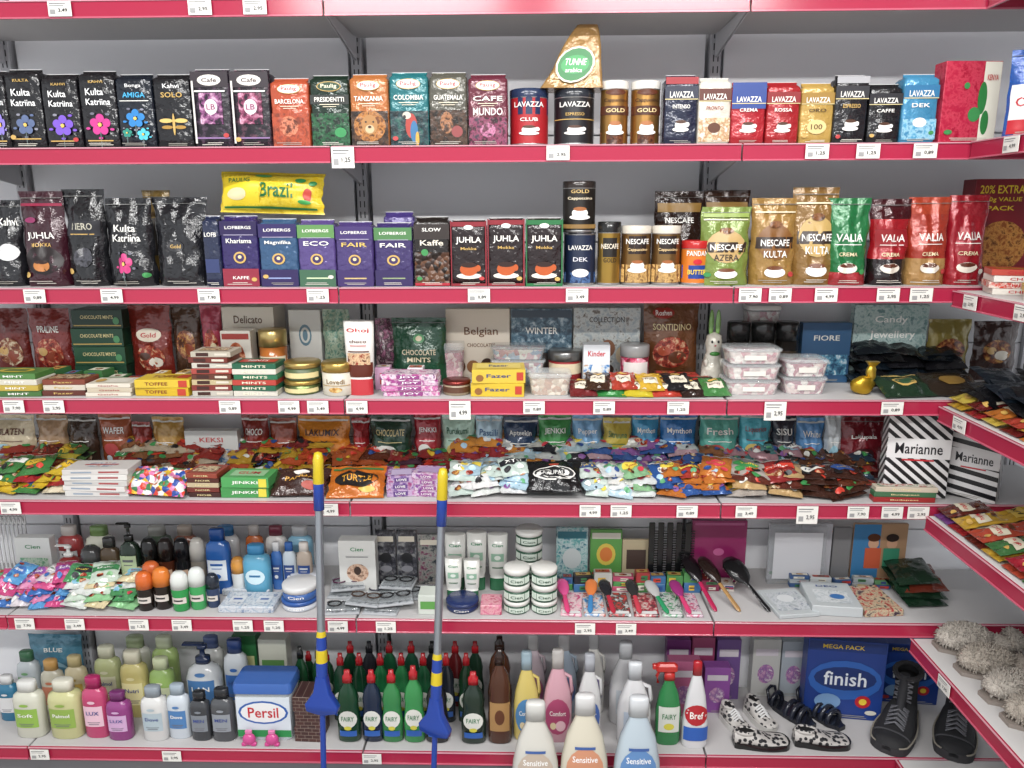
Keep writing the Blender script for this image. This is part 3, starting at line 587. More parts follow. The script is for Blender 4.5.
clutter('assorted_candy_boxes',3,286,340,.14,.03,.06,CC,.05)
clutter('assorted_candy_boxes',3,375,428,.1,.05,.065,['#c84a9a','#d8a8c8','#e0d8dc'],.045)
clutter('assorted_candy_boxes',3,654,700,.14,.03,.055,CC,.05)
clutter('assorted_candy_boxes',3,612,715,.115,.02,.04,['#3a2a20','#d8c8b0','#5a2a20','#c8b040'],.02)
# ROW 3 front
it('flat_chocolate_box_stack',3,-20,38,374,.01,stack,['#3f6a34','#b8a040','#ccc8b8','#4a7a3a'],[('t',.1,.5,.4,.4,'MINT',W)],[('e',0,.5,.6,.6,'#d0b840'),('r',0,.5,.4,.3,'#3f6a34')],dp=.085)
it('flat_chocolate_box_stack',3,40,84,380,.02,stack,['#5a2a20','#c8c0b0','#7a3a28'],[('t',0,.5,.5,.4,'Fazer','#c8a860')],[('r',0,.5,.8,.7,'a#5a2a20#c8b890#8a4a30')],dp=.075)
it('flat_chocolate_box_stack',3,85,131,384,.015,stack,['#d4cdbd','#bfb49e','#d4cdbd'],[('t',0,.5,.5,.4,'Geisha','#a04040')],[('r',.1,.5,.5,.6,'#dfd9cd'),('e',-.3,.5,.2,.5,'#c89a50')],dp=.08)
it('toffee_box_stack',3,132,189,380,.02,stack,['#c8a61e','#d0b230'],[('t',-.1,.5,.45,.45,'TOFFEE','#7a2a18'),('r',.36,.5,.15,.8,'#b83a28')],[('t',0,.5,.6,.4,'TOFFEE','#7a2a18'),('r',.3,.5,.2,.5,'#b83a28')],dp=.08)
it('chocolate_bar_stack',3,190,232,352,.02,stack,['#b4b0a4','#7a2a24','#b8a880','#5c3020','#a04038','#c0bcb0','#6a2a20','#b0a898'],[('r',-.2,.5,.3,.6,'#3a1a14'),('r',.25,.5,.3,.4,'#d0c8b8')],[('r',0,.5,.7,.6,'a#5a2a20#c8b890#8a4a30')],dp=.08)
it('mint_bar_stack',3,232,278,364,.02,stack,['#c8c4b8','#1f5a40','#b03a30','#266a48','#d0ccbf','#1f5a40'],[('t',0,.5,.6,.5,'MINTS','#e8e0c8')],[('r',0,.5,.8,.5,'#b0342c'),('t',0,.5,.5,.3,'MINTS',W)],dp=.08)
t1=it('biscuit_tin',3,279,316,382,.03,jar,'m#6a7a4a',[('r',0,.3,1,.3,'#d8c890')],dp=.1,lid='m#b89a50',lf=.35)
it('biscuit_tin',3,279,316,364,.03,jar,'#4a5a3a',[('r',0,.3,1,.3,'#d8c890')],dp=.1,lid='m#c0a460',lf=.35,base=t1['ztop'])
it('confectionery_tub',3,318,352,364,.02,jar,'#cec8b8',[('t',0,.45,.6,.16,'Lovedi','#7a5a2a'),('e',0,.2,.4,.16,'a#8a5a2a#c89a50#e0c890'),('r',0,.33,.8,.02,'#b08a4a')],dp=.085,lid='m#b89a50',lf=.3)
it('chocolate_sauce_tube',3,343,374,322,.03,bottle,'g#b83038','g#e0ded8',kind='tubeb',dec=[('r',0,.35,.85,.2,'#5a2214'),('t',0,.88,.8,.08,'Ohoj',RD),('r',0,.6,.66,.015,'#5a2214'),('r',0,.5,.7,.16,'a#8a3020#d8b890#5a2214'),('t',0,.74,.6,.05,'choco','#5a2214'),('r',0,.68,.5,.01,RD)],dp=.04)
it('candy_box_stack',3,380,439,375,.02,stack,['a#b84a90#d8c8d0#8a3a8a','a#d8d0d4#b84a90#c8a0c0','a#983a80#d0b8c8#e0e0e0','a#b84a90#e0d0d8#703070'],[('r',0,.5,.4,.7,'#8a3a7a'),('t',0,.5,.34,.5,'JOY','#ffffff')],dp=.075)
it('candy_tub',3,432,464,343,.17,tub,'c#c87a88#d8b8b0#b05a6a',dp=.08)
it('chocolate_tin',3,441,470,382,.03,jar,'#988870',[('r',0,.4,1,.4,'#5a3a28')],dp=.07,lid='m#8a3a34')
it('biscuit_box_stack',3,471,527,370,.02,stack,['#ceae2c','#d2b43a'],[('t',0,.55,.5,.3,'Fazer','#2a3a7a'),('r',.38,.5,.12,.6,'#b83a28'),('e',-.34,.4,.14,.5,'#8a5a2a')],[('r',0,.5,.8,.6,'#e0c860'),('t',0,.5,.4,.3,'Fazer','#2a3a7a')],dp=.1)
it('candy_tub_stack',3,490,546,347,.14,tub,'c#88a0b8#c8a0a8#d8d8d0#a86a78',dp=.1,n=3)
it('candy_tub',3,528,572,374,.03,tub,'c#b8a080#d8c8b0#a87a50',dp=.09)
it('cocoa_jar',3,548,583,352,.15,jar,'#8a1c20',[('r',0,.5,1,.3,'#d8c8a8')],dp=.08,lid='m#8a8a88')
it('chocolate_egg_box',3,583,610,345,.12,carton,'#d8dce0',[('r',0,.3,.98,.5,'a#3a7ab8#d8e0e4#b89070'),('t',0,.8,.74,.14,'Kinder',RD),('e',0,.4,.4,.4,'#e8e4dc'),('r',0,.05,.98,.1,'#c03028')],dp=.045)
it('candy_jar',3,621,651,346,.14,jar,'c#b83a5a#d890a0#7a2030',[('r',0,.45,.8,.3,'#d8d0cc')],dp=.07,lid='g#a8a8a8')
for i,(a,b,c,t) in enumerate([(570,600,'f#6a1f22','DARK'),(596,628,'f#2f7a3a','MELON'),(622,655,'f#c0ae28','BAR'),(650,688,'f#b23b2e','RED'),(682,710,'f#2a1c18','NERO'),(704,734,'f#3f7a3f','MINT'),(584,612,'f#3a2418','MILK'),(612,640,'f#a83a2a','OMAR'),(640,668,'f#c8a030','FAZER'),(668,698,'f#1a1a1e','PANDA')]):
    bag('chocolate_bar',3,a,b-2,.015+.004*(i%2)+(.012 if i>5 else 0),.085,70,random.uniform(-8,8),c,[('r',0,.5,.6,.4,'#dcd4c0'),('t',0,.5,.5,.14,t,'#3a1a14'),('e',0,.8,.4,.12,'#c8a050')],th=.014,base=.014 if i>5 else 0)
it('candy_tub_stack',3,727,783,349,.04,tub,'c#c89898#d8c8c0#b87880#e0d8d0',dp=.1,n=3,dec=[('r',0,.4,.4,.3,'#dcd8d0')])
it('candy_tub_stack',3,785,830,360,.05,tub,'c#a86a78#d8c0b8#9a4a58#e0d8d0',dp=.1,n=2,dec=[('r',0,.4,.4,.3,'#dcd8d0')])
m=MB(); m.ell((0,0,.025),.032,.02,.025,'m#c8a02c',amp=.25); m.ell((.018,0,.058),.014,.012,.02,'m#d0b040',amp=.3); m.loft([[(.02+a*.3,b*.3,.07) for a,b in rr(.03,.012,.004)],[(.02+a,b,.088) for a,b in rr(.034,.02,.004)]],'m#c8a02c')
m.obj('gold_candy_pouch',(X(862,.06,Z[3]),.06,0),0,ground=Z[3])
bag('candy_bag',3,884,940,.012,.10,68,8,'f#1c3322',[('e',0,.5,.5,.4,GD),('e',0,.5,.4,.3,'#2a4a30'),('r',0,.8,.7,.04,GD)],th=.03)
bag('candy_bag',3,930,985,.02,.11,70,-6,'f#2a2018',[('e',0,.5,.5,.4,'#8a6a30')],th=.03)
def pile(name,loc,nx,ny,nz,w,h,cols,tilt=78,th=.022,jx=.01,rz=0,txt=None,wr=.005,jr=.25):
    m=MB()
    for k in range(nz):
        for j in range(ny):
            for i in range(nx):
                sw=random.uniform(.82,1.12)
                T=Matrix.Translation(((i-(nx-1)/2)*w*.86+random.uniform(-jx,jx),j*h*.7+k*.012+random.uniform(0,.006),k*th*.75+random.uniform(0,.006)))@Matrix.Rotation(random.uniform(-jr,jr),4,'Z')@Matrix.Rotation(random.uniform(-.14,.14),4,'Y')@Matrix.Rotation(-math.radians(tilt+random.uniform(-10,8)),4,'X')
                m.T=T; c=random.choice(cols); dd=[]
                if txt:
                    s=random.choice([q for q in txt[1] if q[-6:]!=c[-6:]]); s2=random.choice(txt[1]+ART)
                    l=int(s[1:3],16)*.3+int(s[3:5],16)*.59+int(s[5:7],16)*.11
                    tcol=random.choice(['#1c2a5a','#a82028','#1a5a30','#2a1a18']) if l>120 else random.choice(['#f0f0ea','#e8c850'])
                    v=random.random()
                    if v<.5: dd=[('e',random.uniform(-.08,.08),.55,.66,.36,s),('t',0,.55,.5,.13,random.choice(txt[0]),tcol)]
                    else: dd=[('r',0,.6,.96,.26,s),('t',0,.6,.66,.14,random.choice(txt[0]),tcol)]
                    dd+=[('e',random.uniform(-.3,.3),.84,.22,.1,s2),('e',random.uniform(-.3,-.1),.26,.26,.2,random.choice(ART+txt[1])),('e',random.uniform(.1,.3),.28,.24,.16,s2),('r',0,.96,.9,.02,'#c8c8c4')]
                pouch(m,w*sw,th,h*random.uniform(.9,1.05),c,dd,'pillow',None,None,wr,None,12,13)
    return m.obj(name,loc[:2]+(0,),rz,ground=loc[2])
pile('candy_bag_pile',(X(912,.14,Z[3]),.13,Z[3]),3,1,5,.11,.10,['f#141416','f#1c1c20','f#101820'],78,.024)
pile('candy_bag_pile',(1.22,-.34,ZR[3]),2,3,4,.13,.12,['f#121215','f#1a1a1e','f#16202a'])
# ================================================================ ROW 4 back
B4=[(-15,34,417,'f#c8b898','OBLATEN','#5a2a1a'),(34,66,417,'f#a88868','',W),(66,96,418,'f#3a2a20','',W),(97,130,416,'f#984a28','WAFER',W),(130,150,424,'f#8a2a24','',W),(150,183,419,'f#a8803a','',W),
(240,268,417,'f#7a2018','CHOCO',W),(268,296,420,'f#8a3a24','',W),(296,350,418,'f#c8781e','LAKUMIX','#3a1a10'),(351,369,420,'f#981c20','',W),(369,412,418,'f#1b3a2a','CHOCOLATE','#d8c890'),
(413,441,416,'f#a0202a','JENKKI',W),(441,475,416,'f#b0d0bc','Purukumi','#1a5a3a'),(475,503,418,'f#b4d0dc','Pastilli','#2a5a8a'),(503,538,419,'f#18304f','Apteekin',W),
(538,572,416,'f#3a8a44','JENKKI',W),(572,603,417,'f#78a8d0','Pepper','#ffffff'),(603,632,420,'f#c0aa42','Sitruuna','#2a6a3a'),(632,660,416,'f#3a90bc','Mynthon',W),
(660,698,416,'f#2a6cac','Mynthon',W),(700,740,416,'f#58a898','Fresh',W),(740,772,414,'f#50b0c0','Liquorice','#8a1a28'),(772,797,417,'f#2a2a34','SISU',W),(797,826,420,'f#5a90c4','White',W),(826,844,416,'f#c8ced0','',W)]
for a,b,yt,c,t,tc_ in B4:
    dd=[('r',0,.93,.96,.03,'#d8d8d4')]
    if t: dd+=[('t',0,.74,.76,.12,t,tc_)]
    r_=random.choice(['#e0e0d8','#c8b060','#9ac8d8','#b84a4a','#e8e8e8','#6ab04a'])
    dd+=[('e',-.1,.42,.5,.22,r_),('e',.15,.3,.34,.2,random.choice(['#e8e8e4','#3a6a4a','#d8d0c0']+ART)),('e',-.2,.26,.2,.12,random.choice(['#c8d8e0','#c84a3a','#4a8a4a'])),('r',0,.58,.6,.012,tc_)]
    pl('candy_bag',4,a,b,yt,.20+random.uniform(0,.02),c,dd,dp=.05,rz=random.uniform(-.06,.06))
bx('biscuit_box',4,186,239,431,.2,'#c8c8c4',[('r',0,.4,.8,.4,'a#4a7aa8#d8d0c0#a86a4a'),('t',0,.8,.5,.12,'KEKSI','#b83a3a')])
pc('liquorice_pouch',842,888,419,'f#70141e',[('t',0,.68,.66,.09,'Lakupala',W),('e',0,.4,.5,.22,'#3a0a10'),('e',0,.4,.3,.12,'#d8c8b8'),('r',0,.15,.6,.03,GD)],Y=.19,row=4,dp=.05,wr=.006)
def mar(m,w,d,h,n):
    carton(m,w,d,h,'s#dcdada#16161a',[('r',0,.6,.99,.24,'#e0dede'),('t',0,.6,.84,.15,n,'#1a1a20'),('r',0,.46,.5,.02,RD)])
it('striped_candy_box',4,889,950,416,.05,lambda m,w,d,h:mar(m,w,d,h,'Marianne'),dp=.05,rz=-.15)
it('striped_candy_box',4,958,1004,432,.03,lambda m,w,d,h:mar(m,w,d,h,'Marianne'),dp=.05,rz=-.7)
it('candy_box',4,957,985,412,.17,carton,'#3a1a18',[],dp=.04)
# ROW 4 front
def pil(row,a,b,Y,hg,n,cols,txt,th=.018,tilt=78,jr=.35,sym=None,bw=.08):
    zb=Z[row]; w=X(b,Y,zb)-X(a,Y,zb)
    nx=max(1,round(w/bw)); pile('candy_bag_pile',((X(a,Y,zb)+X(b,Y,zb))/2,Y+.004,zb),nx,1,n,w/nx/.88,hg,cols,tilt,th,rz=0,txt=(txt,sym or ['#e0e0d8','#c83a2a','#2a4a8a','#d8b030','#1a1a1a','#3a8a4a']),jr=jr,wr=.005)
pil(4,-15,62,.02,.09,4,['f#c8a82c','f#98242a','f#3f7a3f','f#d8ccb0'],['NUTS','Choco','Fami'])
pil(4,-10,70,.115,.08,6,['f#b8a83a','f#98342a','f#4a6a3a','f#6a2a20'],['NUTS','Choco'])
it('white_candy_box_stack',4,61,128,470,.02,stack,['#c8c6c2','#d2d0cc','#c0beba','#d4d2ce','#c8c4c0'],[('r',.2,.5,.3,.3,'#a04a4a'),('r',-.2,.5,.3,.25,'#8a98a8')],[('e',0,.5,.5,.5,'a#8a98a8#d8d8d8#a87a6a'),('r',0,.5,.5,.1,'#a84a4a')],dp=.085)
bag('mixed_sweets_bag',4,116,186,.012,.09,52,-8,'c#c83a2a#d8b030#e0e0e0#3a7a4a#2a4a9a#d878a8#e8e0d8#a8502a',[],th=.045,wr=.01)
pil(4,110,215,.12,.08,7,['f#5a3020','f#8a5a38','f#b8a890','f#3a201a','f#8a2a24'],['DAIM','Suklaa'])
it('chocolate_box_stack',4,186,220,474,.02,stack,['#3a1c18','#6a2a22','#b8a888','#4a2018','#8a3a2a'],[('t',0,.5,.5,.4,'NOIR','#d8c890')],[('r',0,.5,.7,.6,'a#5a2a20#c8b890#8a4a30')],dp=.08)
it('gum_box_stack',4,220,270,478,.015,stack,['#3f8a48','#489852'],[('t',0,.5,.6,.4,'JENKKI',W),('r',.36,.5,.16,.8,'#d8c840')],[('r',0,.5,.7,.6,'#8ab88a'),('t',0,.5,.5,.3,'GUM','#b83a3a')],dp=.08)
pil(4,222,325,.12,.08,7,['f#b8502a','f#2a1a1a','f#b8902c','f#7a2a2a'],['PANDA','Laku'])
bag('liquorice_bag',4,270,326,.02,.10,62,4,'f#3a2420',[('t',0,.5,.6,.14,'PANDA','#d8a040'),('e',0,.78,.3,.16,'#e0d8d0'),('e',.2,.25,.3,.2,'#a83a2a')],th=.035,wr=.006)
bag('toffee_candy_bag',4,326,384,.014,.11,58,3,'f#b8621e',[('e',0,.5,.8,.5,'#1a1614'),('t',0,.5,.6,.2,'TURTLE','#d89a30'),('r',0,.86,.9,.06,'#2a6a3a'),('e',.2,.2,.3,.14,'#c8b050')],th=.035,wr=.006)
pil(4,326,384,.12,.08,5,['f#a8502a','f#5a2a1a','f#b8902c','f#7a2a2a'],['Toffee'])
it('candy_box_stack',4,384,413,477,.03,stack,['a#6a4a8a#b8a0c0#903a70']*3,[('r',0,.5,.5,.6,'#5a3a7a'),('t',0,.5,.4,.4,'LOVE',W)],[('r',0,.5,.7,.6,'#b8a8c8')],dp=.07,rz=.1)
it('candy_box_stack',4,413,444,474,.03,stack,['a#a86898#c8b8c8#7a3a8a']*4,[('r',0,.5,.5,.6,'#8a4a8a'),('t',0,.5,.4,.4,'LOVE',W)],[('r',0,.5,.7,.6,'#a890b8')],dp=.07,rz=-.06)
pil(4,384,448,.12,.08,5,['f#4a2a3a','f#b8803a','f#8a2a2a','f#9a5a8a'],['Mix'])
WG=['#7ab07a','#e0e0d8','#3a7a4a','#b83a48','#2a2a30','#7ab0c8']
MX=['#e8e8e4','#a8c8dc','#2a4a8a','#c83a48','#e0c848','#7a4a8a','#1c1c22','#5aa070']
pil(4,446,530,.015,.09,4,['f#d4d8d4','f#c0d0c8','f#a8c4d4','f#dcdcdc','f#d0d4d0'],['XYLI','Gum','Fresh'],sym=MX)
pil(4,450,585,.115,.08,7,['f#a8c0c8','f#2a2a30','f#c8ccc8','f#983034','f#b8b8b0','f#d08838'],['Salmiak','Apteekin','Mix'],sym=MX)
bag('liquorice_bag',4,527,582,.012,.105,56,0,'f#131315',[('e',0,.5,.84,.44,'#d8d6d0'),('e',0,.5,.78,.38,'#131315'),('t',0,.5,.64,.15,'LAKUPALA','#e0e0dc'),('e',0,.78,.2,.12,'#a83a2a')],th=.035,base=.02,wr=.005)
pil(4,582,656,.015,.09,4,['f#c8d4cc','f#d4d8d8','f#b0c8d4','f#d8d8d4','f#8ab88a'],['Xylitol','SISU'],sym=MX)
pil(4,585,705,.115,.08,7,['f#98a8b0','f#3a5a98','f#c4ccc8','f#b898a0','f#b8b8b0','f#8a5a9a'],['Salmiak','Tutti','Mix'],sym=MX)
pil(4,656,732,.015,.09,4,['f#a83830','f#2a5090','f#b86a2a','f#488a9a','f#c8c8c8'],['TUTTI','Frutti'],sym=MX)
pil(4,732,802,.015,.09,4,['f#5a2a20','f#a8a098','f#8a2a2a','f#b89868','f#4a6a3a'],['Omar','Toffee'])
pil(4,705,806,.115,.08,6,['f#4a7a7a','f#8a5a3a','f#2a2a2a','f#a88088'],['Mix','Laku'],sym=MX)
pil(4,802,872,.015,.09,4,['f#3a2018','f#5a2c1c','f#6a2a24','f#2a1a1a','f#3a4a2a'],['Fazer','Plopp'])
pil(4,806,880,.115,.08,5,['f#2a3a4a','f#5a3a2a','f#98342a'],['Mix','Laku'])
it('flat_chocolate_box_stack',4,874,938,488,.008,stack,['#982a2a','#3f6a4a','#c8bca8'],[('t',0,.5,.5,.4,'Budapest','#e8d8a0')],[('r',0,.5,.85,.7,'a#982a2a#d8d0c0#3f6a4a')],dp=.03)
# ================================================================ ROW 5 back
m=MB()
for i in range(8):
    m.T=Matrix.Translation((i*.013,0,0)); m.box(0,0,.09,.006,.004,.18,'g#d4d4d4',.001); m.tube([(0,0,.17),(0,-.01,.2),(0,-.03,.205)],.002,'g#d4d4d4'); m.box(0,0,.19,.012,.006,.04,'g#e0e0e0',.002)
m.obj('dish_brush_set',(X(4,.25,Z[5]),.25,0),0,ground=Z[5])
bx('soap_box',5,17,52,538,.2,'#d0d2d0',[('t',0,.8,.5,.1,'Cien','#2a7a4a'),('r',0,.35,.8,.4,'a#6aa080#c8d8c8#4a8a5a')])
def bt(row,a,b,yt,Y,c,cap,kind,dd=(),name='bottle',dp=.04,**k):
    dd=list(dd)
    return it(name,row,a,b,yt,Y,bottle,c,cap,dp=dp,kind=kind,dec=dd,gap=.002,**k)
LB=lambda c,c2='#5a5a60':[('r',0,.38,.76,.32,c),('r',0,.47,.5,.035,c2),('r',0,.41,.4,.012,c2),('e',0,.29,.3,.08,c2)]
bt(5,55,78,547,.15,'g#8a2a28','g#d8d8d4','pump',LB('#d8ccc0'),'soap_pump_bottle')
bt(5,79,100,549,.14,'g#c8c4bc','g#3a3a3a','roll',[('r',0,.3,.8,.2,'#7a8a6a')],'deodorant_bottle')
bt(5,98,118,540,.14,'g#4a3a28','g#2a2a2a','shower',LB('#b8a070'),'lotion_bottle')
bt(5,117,138,524,.13,'g#16281c','g#101010','pump',LB('#a8b890'),'soap_pump_bottle')
for a,b,c,k in((139,156,'g#2c2420','g#161616'),(156,172,'g#5a2c1c','g#201816'),(172,188,'g#1c1c20','g#101014'),(188,204,'g#8a8478','g#b8b4ac')):
    bt(5,a,b,541,.14,c,k,'roll',[('r',0,.35,.8,.15,'#c8a890'),('r',0,.35,.5,.03,'#4a2a20')],'deodorant_bottle')
bt(5,204,229,531,.13,'g#2458a0','g#143c7a','shower',LB('#d8e0e8','#2458a0'),'shower_gel_bottle')
bt(5,229,243,560,.12,'g#d0d4d4','g#d09040','roll',[],'deodorant_bottle')
bt(5,241,269,547,.12,'g#5aa0c0','g#3a84b4','shower',[('e',0,.4,.7,.3,'#c8e0e8'),('r',0,.42,.4,.04,'#2a6a9a')],'shower_gel_bottle')
for a,b,c,k in((269,281,'g#3a6ab0','g#d8d8d8'),(281,295,'g#c8d4dc','g#2a5aa0'),(295,311,'g#b8a898','g#d8d0c8')):
    bt(5,a,b,545,.15,c,k,'shower',LB('#2a4a8a','#d8d8d8'),'lotion_bottle')
for a,b,c,k in((56,80,'g#983a3a','g#d8d0c8'),(84,112,'g#c8c8b8','g#7a9a5a'),(142,170,'g#3a4a3a','g#b8b8b0'),(172,196,'g#7a4a3a','g#c8b8a8'),(212,238,'g#d0d0d0','g#3a7ab0'),(244,262,'g#b05a2a','g#d8d0c8'),(264,286,'g#d8d4d0','g#8a3a4a'),(286,312,'g#80b0c8','g#d0d0d0')):
    bt(5,a,b,528,.23,c,k,'shower',LB('#c8c8c8'),'lotion_bottle')
bx('cream_box',5,339,376,541,.14,'#d4d4d0',[('t',0,.84,.4,.08,'Cien','#3a8a5a'),('e',0,.4,.6,.34,'a#a8806a#d8b8a0#6a4a3a'),('e',0,.44,.2,.16,'#3a2a24'),('r',0,.7,.6,.02,'#8a8a8a')],dp=.04)
for a,b in((376,396),(397,417)):
    bx('sewing_kit_card',5,a,b,531,.2,'a#26262c#4a4a52#8a8a8a',[('r',0,.85,.8,.1,'#c8c0b0'),('e',0,.5,.6,.2,'#1a1a1e'),('e',0,.3,.6,.12,'#8a8a90')],dp=.012)
bx('sewing_kit_card',5,418,444,535,.2,'a#2a3038#8a8a84#6a2a4a',[('r',0,.85,.8,.1,'#c8c0b0')],dp=.012)
for a,b,yt in((444,466,536),(466,487,534),(487,508,536),(444,462,560),(463,480,562)):
    bt(5,a,b,yt,.16 if yt<550 else .1,'g#2f6a48','g#d8d8d2','tubeb',[('t',0,.82,.6,.06,'Cien','#2a8a5a'),('r',0,.6,.6,.14,'#8ab098'),('e',0,.6,.3,.08,'#d8e0d8'),('r',0,.42,.5,.02,'#3a6a4a')],'hand_cream_tube',dp=.035)
def jst(a,b,ys,Y,base=None,c='#1e4a34'):
    z=None
    for y in ys:
        o=it('cream_jar',5,a,b,y,Y,jar,c,[('r',0,.35,1.6,.4,'#c8d4c8'),('t',0,.35,.5,.2,'Cien','#1e4a34')],dp=X(b,Y,Z[5])-X(a,Y,Z[5]),lid='g#d4d3ce',lf=.35,base=z); z=o['ztop']
jst(503,530,[604,588,572],.02); jst(531,558,[604,588,572],.02); jst(515,543,[596,580,564,548,534],.11)
for a,b,yt,c,dd in [(556,588,528,'a#5aa0a0#b8d0d0#3a7a8a',[('r',0,.86,.9,.14,'#2a7a8a'),('e',0,.4,.6,.4,'#c8d0d0')]),(590,622,530,'#5a9a4a',[('e',0,.5,.6,.45,'#d8c050'),('e',0,.5,.4,.3,'#d87a3a'),('r',0,.88,.9,.12,'#e0e0d0')]),(622,650,540,'#b8aa8a',[('r',0,.5,.7,.5,'#4a3a34')]),
 (768,798,524,'#c0c0c4',[]),(800,831,524,'#b8b8be',[]),(832,850,528,'#7a7a7c',[]),(852,906,524,'#b08a68',[('r',-.25,.5,.5,.98,'#3a7aac'),('e',-.12,.66,.2,.2,'#d0a080'),('e',-.12,.76,.24,.14,'#5a3018'),('r',-.12,.4,.3,.36,'#c85a3a'),('e',.22,.66,.2,.2,'#d0a080'),('e',.22,.76,.24,.14,'#2a1a14'),('r',.22,.4,.3,.36,'#3a8a6a')])]:
    bx('hanging_card_pack',5,a,b,yt,.25,c,dd,dp=.012)
bx('magenta_folder',5,691,746,521,.23,'g#841f55',[('r',0,.95,.9,.04,'#a04a78'),('e',0,.5,.2,.12,'#b85a8a')],dp=.02)
bx('white_towel_pack',5,769,826,527,.22,'t#c8ccd0',[('r',0,.5,.85,.8,'#ccccd0')],dp=.02)
# comb set
for q in range(5):
    m=MB(); m.box(0,0,.1,.018,.006,.2,'g#141416',.002)
    for i in range(20): m.box(.014,0,.02+i*.008,.012,.003,.003,'g#141416',.0005)
    m.obj('comb',(X(650+q*9,.22,Z[5]),.22,0),0,ground=Z[5])
# ROW 5 front
def fcard(name,row,a,b,Y,dpth,c,dd=(),hz=.008,rz=0,base=0,tilt=0):
    zb=Z[row]+base; w=X(b,Y,zb)-X(a,Y,zb); m=MB(); m.T=Matrix.Rotation(tilt,4,'X')
    m.box(0,dpth/2,hz/2,w-.002,dpth,hz,c,.002)
    m.dec(lambda x,z,e:(x,z,hz+e),w,dpth,dd,True)
    return m.obj(name,((X(a,Y,zb)+X(b,Y,zb))/2,Y,0),rz,ground=zb)
pil(5,-12,62,.02,.08,5,['f#c84a80','f#d88ab0','f#3a6ab0','f#d8d0d4','f#5a9ad0'],['Libresse','Soft'],sym=['#d878a8','#e8e8e8','#3a6ab0','#8a4a9a'],bw=.06)
pil(5,60,130,.015,.08,5,['f#8ac08a','f#d8dcd8','f#c8d8c8','f#4a905a','f#d8c8a0'],['Daily','Fresh'],sym=WG,bw=.06)
clutter('cosmetic_boxes',5,-10,130,.11,.045,.075,['#c8c8c8','#5a9a6a','#b84a6a','#3a6ab0','#d8b060'],.03)
for a,b,yt,cap,bod,Y in((133,150,575,'g#c85e24','g#1c1410',.02),(150,168,571,'g#d07228','g#1c1410',.03),(168,186,575,'g#d0d4d0','g#2a9048',.02),(186,203,571,'g#d0d4d0','g#3a9a55',.03),(203,217,577,'g#1c2430','g#2a3a5a',.04),(140,158,565,'g#c05a2a','g#2a1a14',.08)):
    bt(5,a,b,yt,Y,bod,cap,'roll',[('r',0,.3,.8,.16,'#d0c8c0'),('r',0,.3,.5,.04,'#2a2a2a')],'roll_on_deodorant')
for i,(a,b) in enumerate(((218,248),(246,274),(222,270))):
    fcard('wet_wipe_pack',5,a,b,.02+(i==2)*.1,.09 if i<2 else .04,'a#98a8b8#c8ccd0#7888a0',[('r',0,.5,.5,.4,'#c8ccd0'),('r',0,.5,.3,.1,'#3a5a9a')],.02)
clutter('cosmetic_boxes',5,218,280,.178,.05,.08,['#b8c8d8','#3a6aa8','#d8d8d8','#8ab0c8','#c8a8a0'],.04)
def rj(a,b,yt,Y,c,lid,base=None,nm='face_cream_tin'):
    zb=Z[5] if base is None else base
    return it(nm,5,a,b,yt,Y,jar,c,[('t',0,.35,.5,.24,'Cien',W)],dp=X(b,Y,zb)-X(a,Y,zb),lid=lid,lf=.45,base=base)
o=rj(276,314,604,.02,'g#c8ccd4','g#2a5298'); o=rj(277,313,590,.02,'g#3a5fa0','g#d0d0d0',o['ztop']); 
o=rj(286,320,592,.13,'g#2a5298','g#d0d0d0'); rj(286,318,578,.13,'g#d0d0d0','g#c8ccd4',o['ztop'])
rj(444,478,606,.02,'#1a2a5a','g#22305e',nm='blue_cream_tin')
# reading glasses on cards
def glasses(px,Y,row,rz,base,c='g#17171a'):
    m=MB(); zb=Z[row]+base
    m.box(0,.03,.003,.10,.075,.006,'#a8acb0',.001); m.box(0,.03,.0065,.092,.066,.001,'a#6a6e74#b8bcc0#8a8e94',.0005); m.box(0,.03,.011,.094,.06,.008,'t#c8d0d4',.003)
    for s in(-1,1):
        pts=[(s*.024+.019*math.cos(a*math.pi/8),.03+.014*math.sin(a*math.pi/8),.018) for a in range(17)]
        m.tube(pts,.0022,c,6)
        m.tube([(s*.043,.033,.018),(s*.046,.04,.017),(s*.035,.062,.011)],.0018,c,6)
    m.tube([(-.006,.033,.018),(0,.037,.02),(.006,.033,.018)],.0018,c,6)
    m.obj('reading_glasses',(X(px,Y,zb),Y,0),rz,ground=zb)
for px,Y,rz,b,c in((342,.02,.1,0,'g#17171a'),(380,.02,-.08,0,'g#5a1a1c'),(344,.11,-.1,0,'g#17171a'),(384,.115,.15,0,'g#2a2a3a'),(422,.11,.1,0,'g#17171a'),(362,.03,-.2,.022,'g#3a2418'),(396,.035,.25,.022,'g#17171a'),(348,.12,.2,.022,'g#4a1a3a'),(396,.13,-.1,.022,'g#17171a')): glasses(px,Y,5,rz,b,c)
it('tissue_pack',5,418,440,596,.02,carton,'#c8cfc6',[('r',0,.5,.8,.4,'#5a9a4a')],dp=.06)
fcard('pink_sponge_pack',5,480,502,.02,.07,'a#c86a88#d8a0a8#b04060',[],.03)
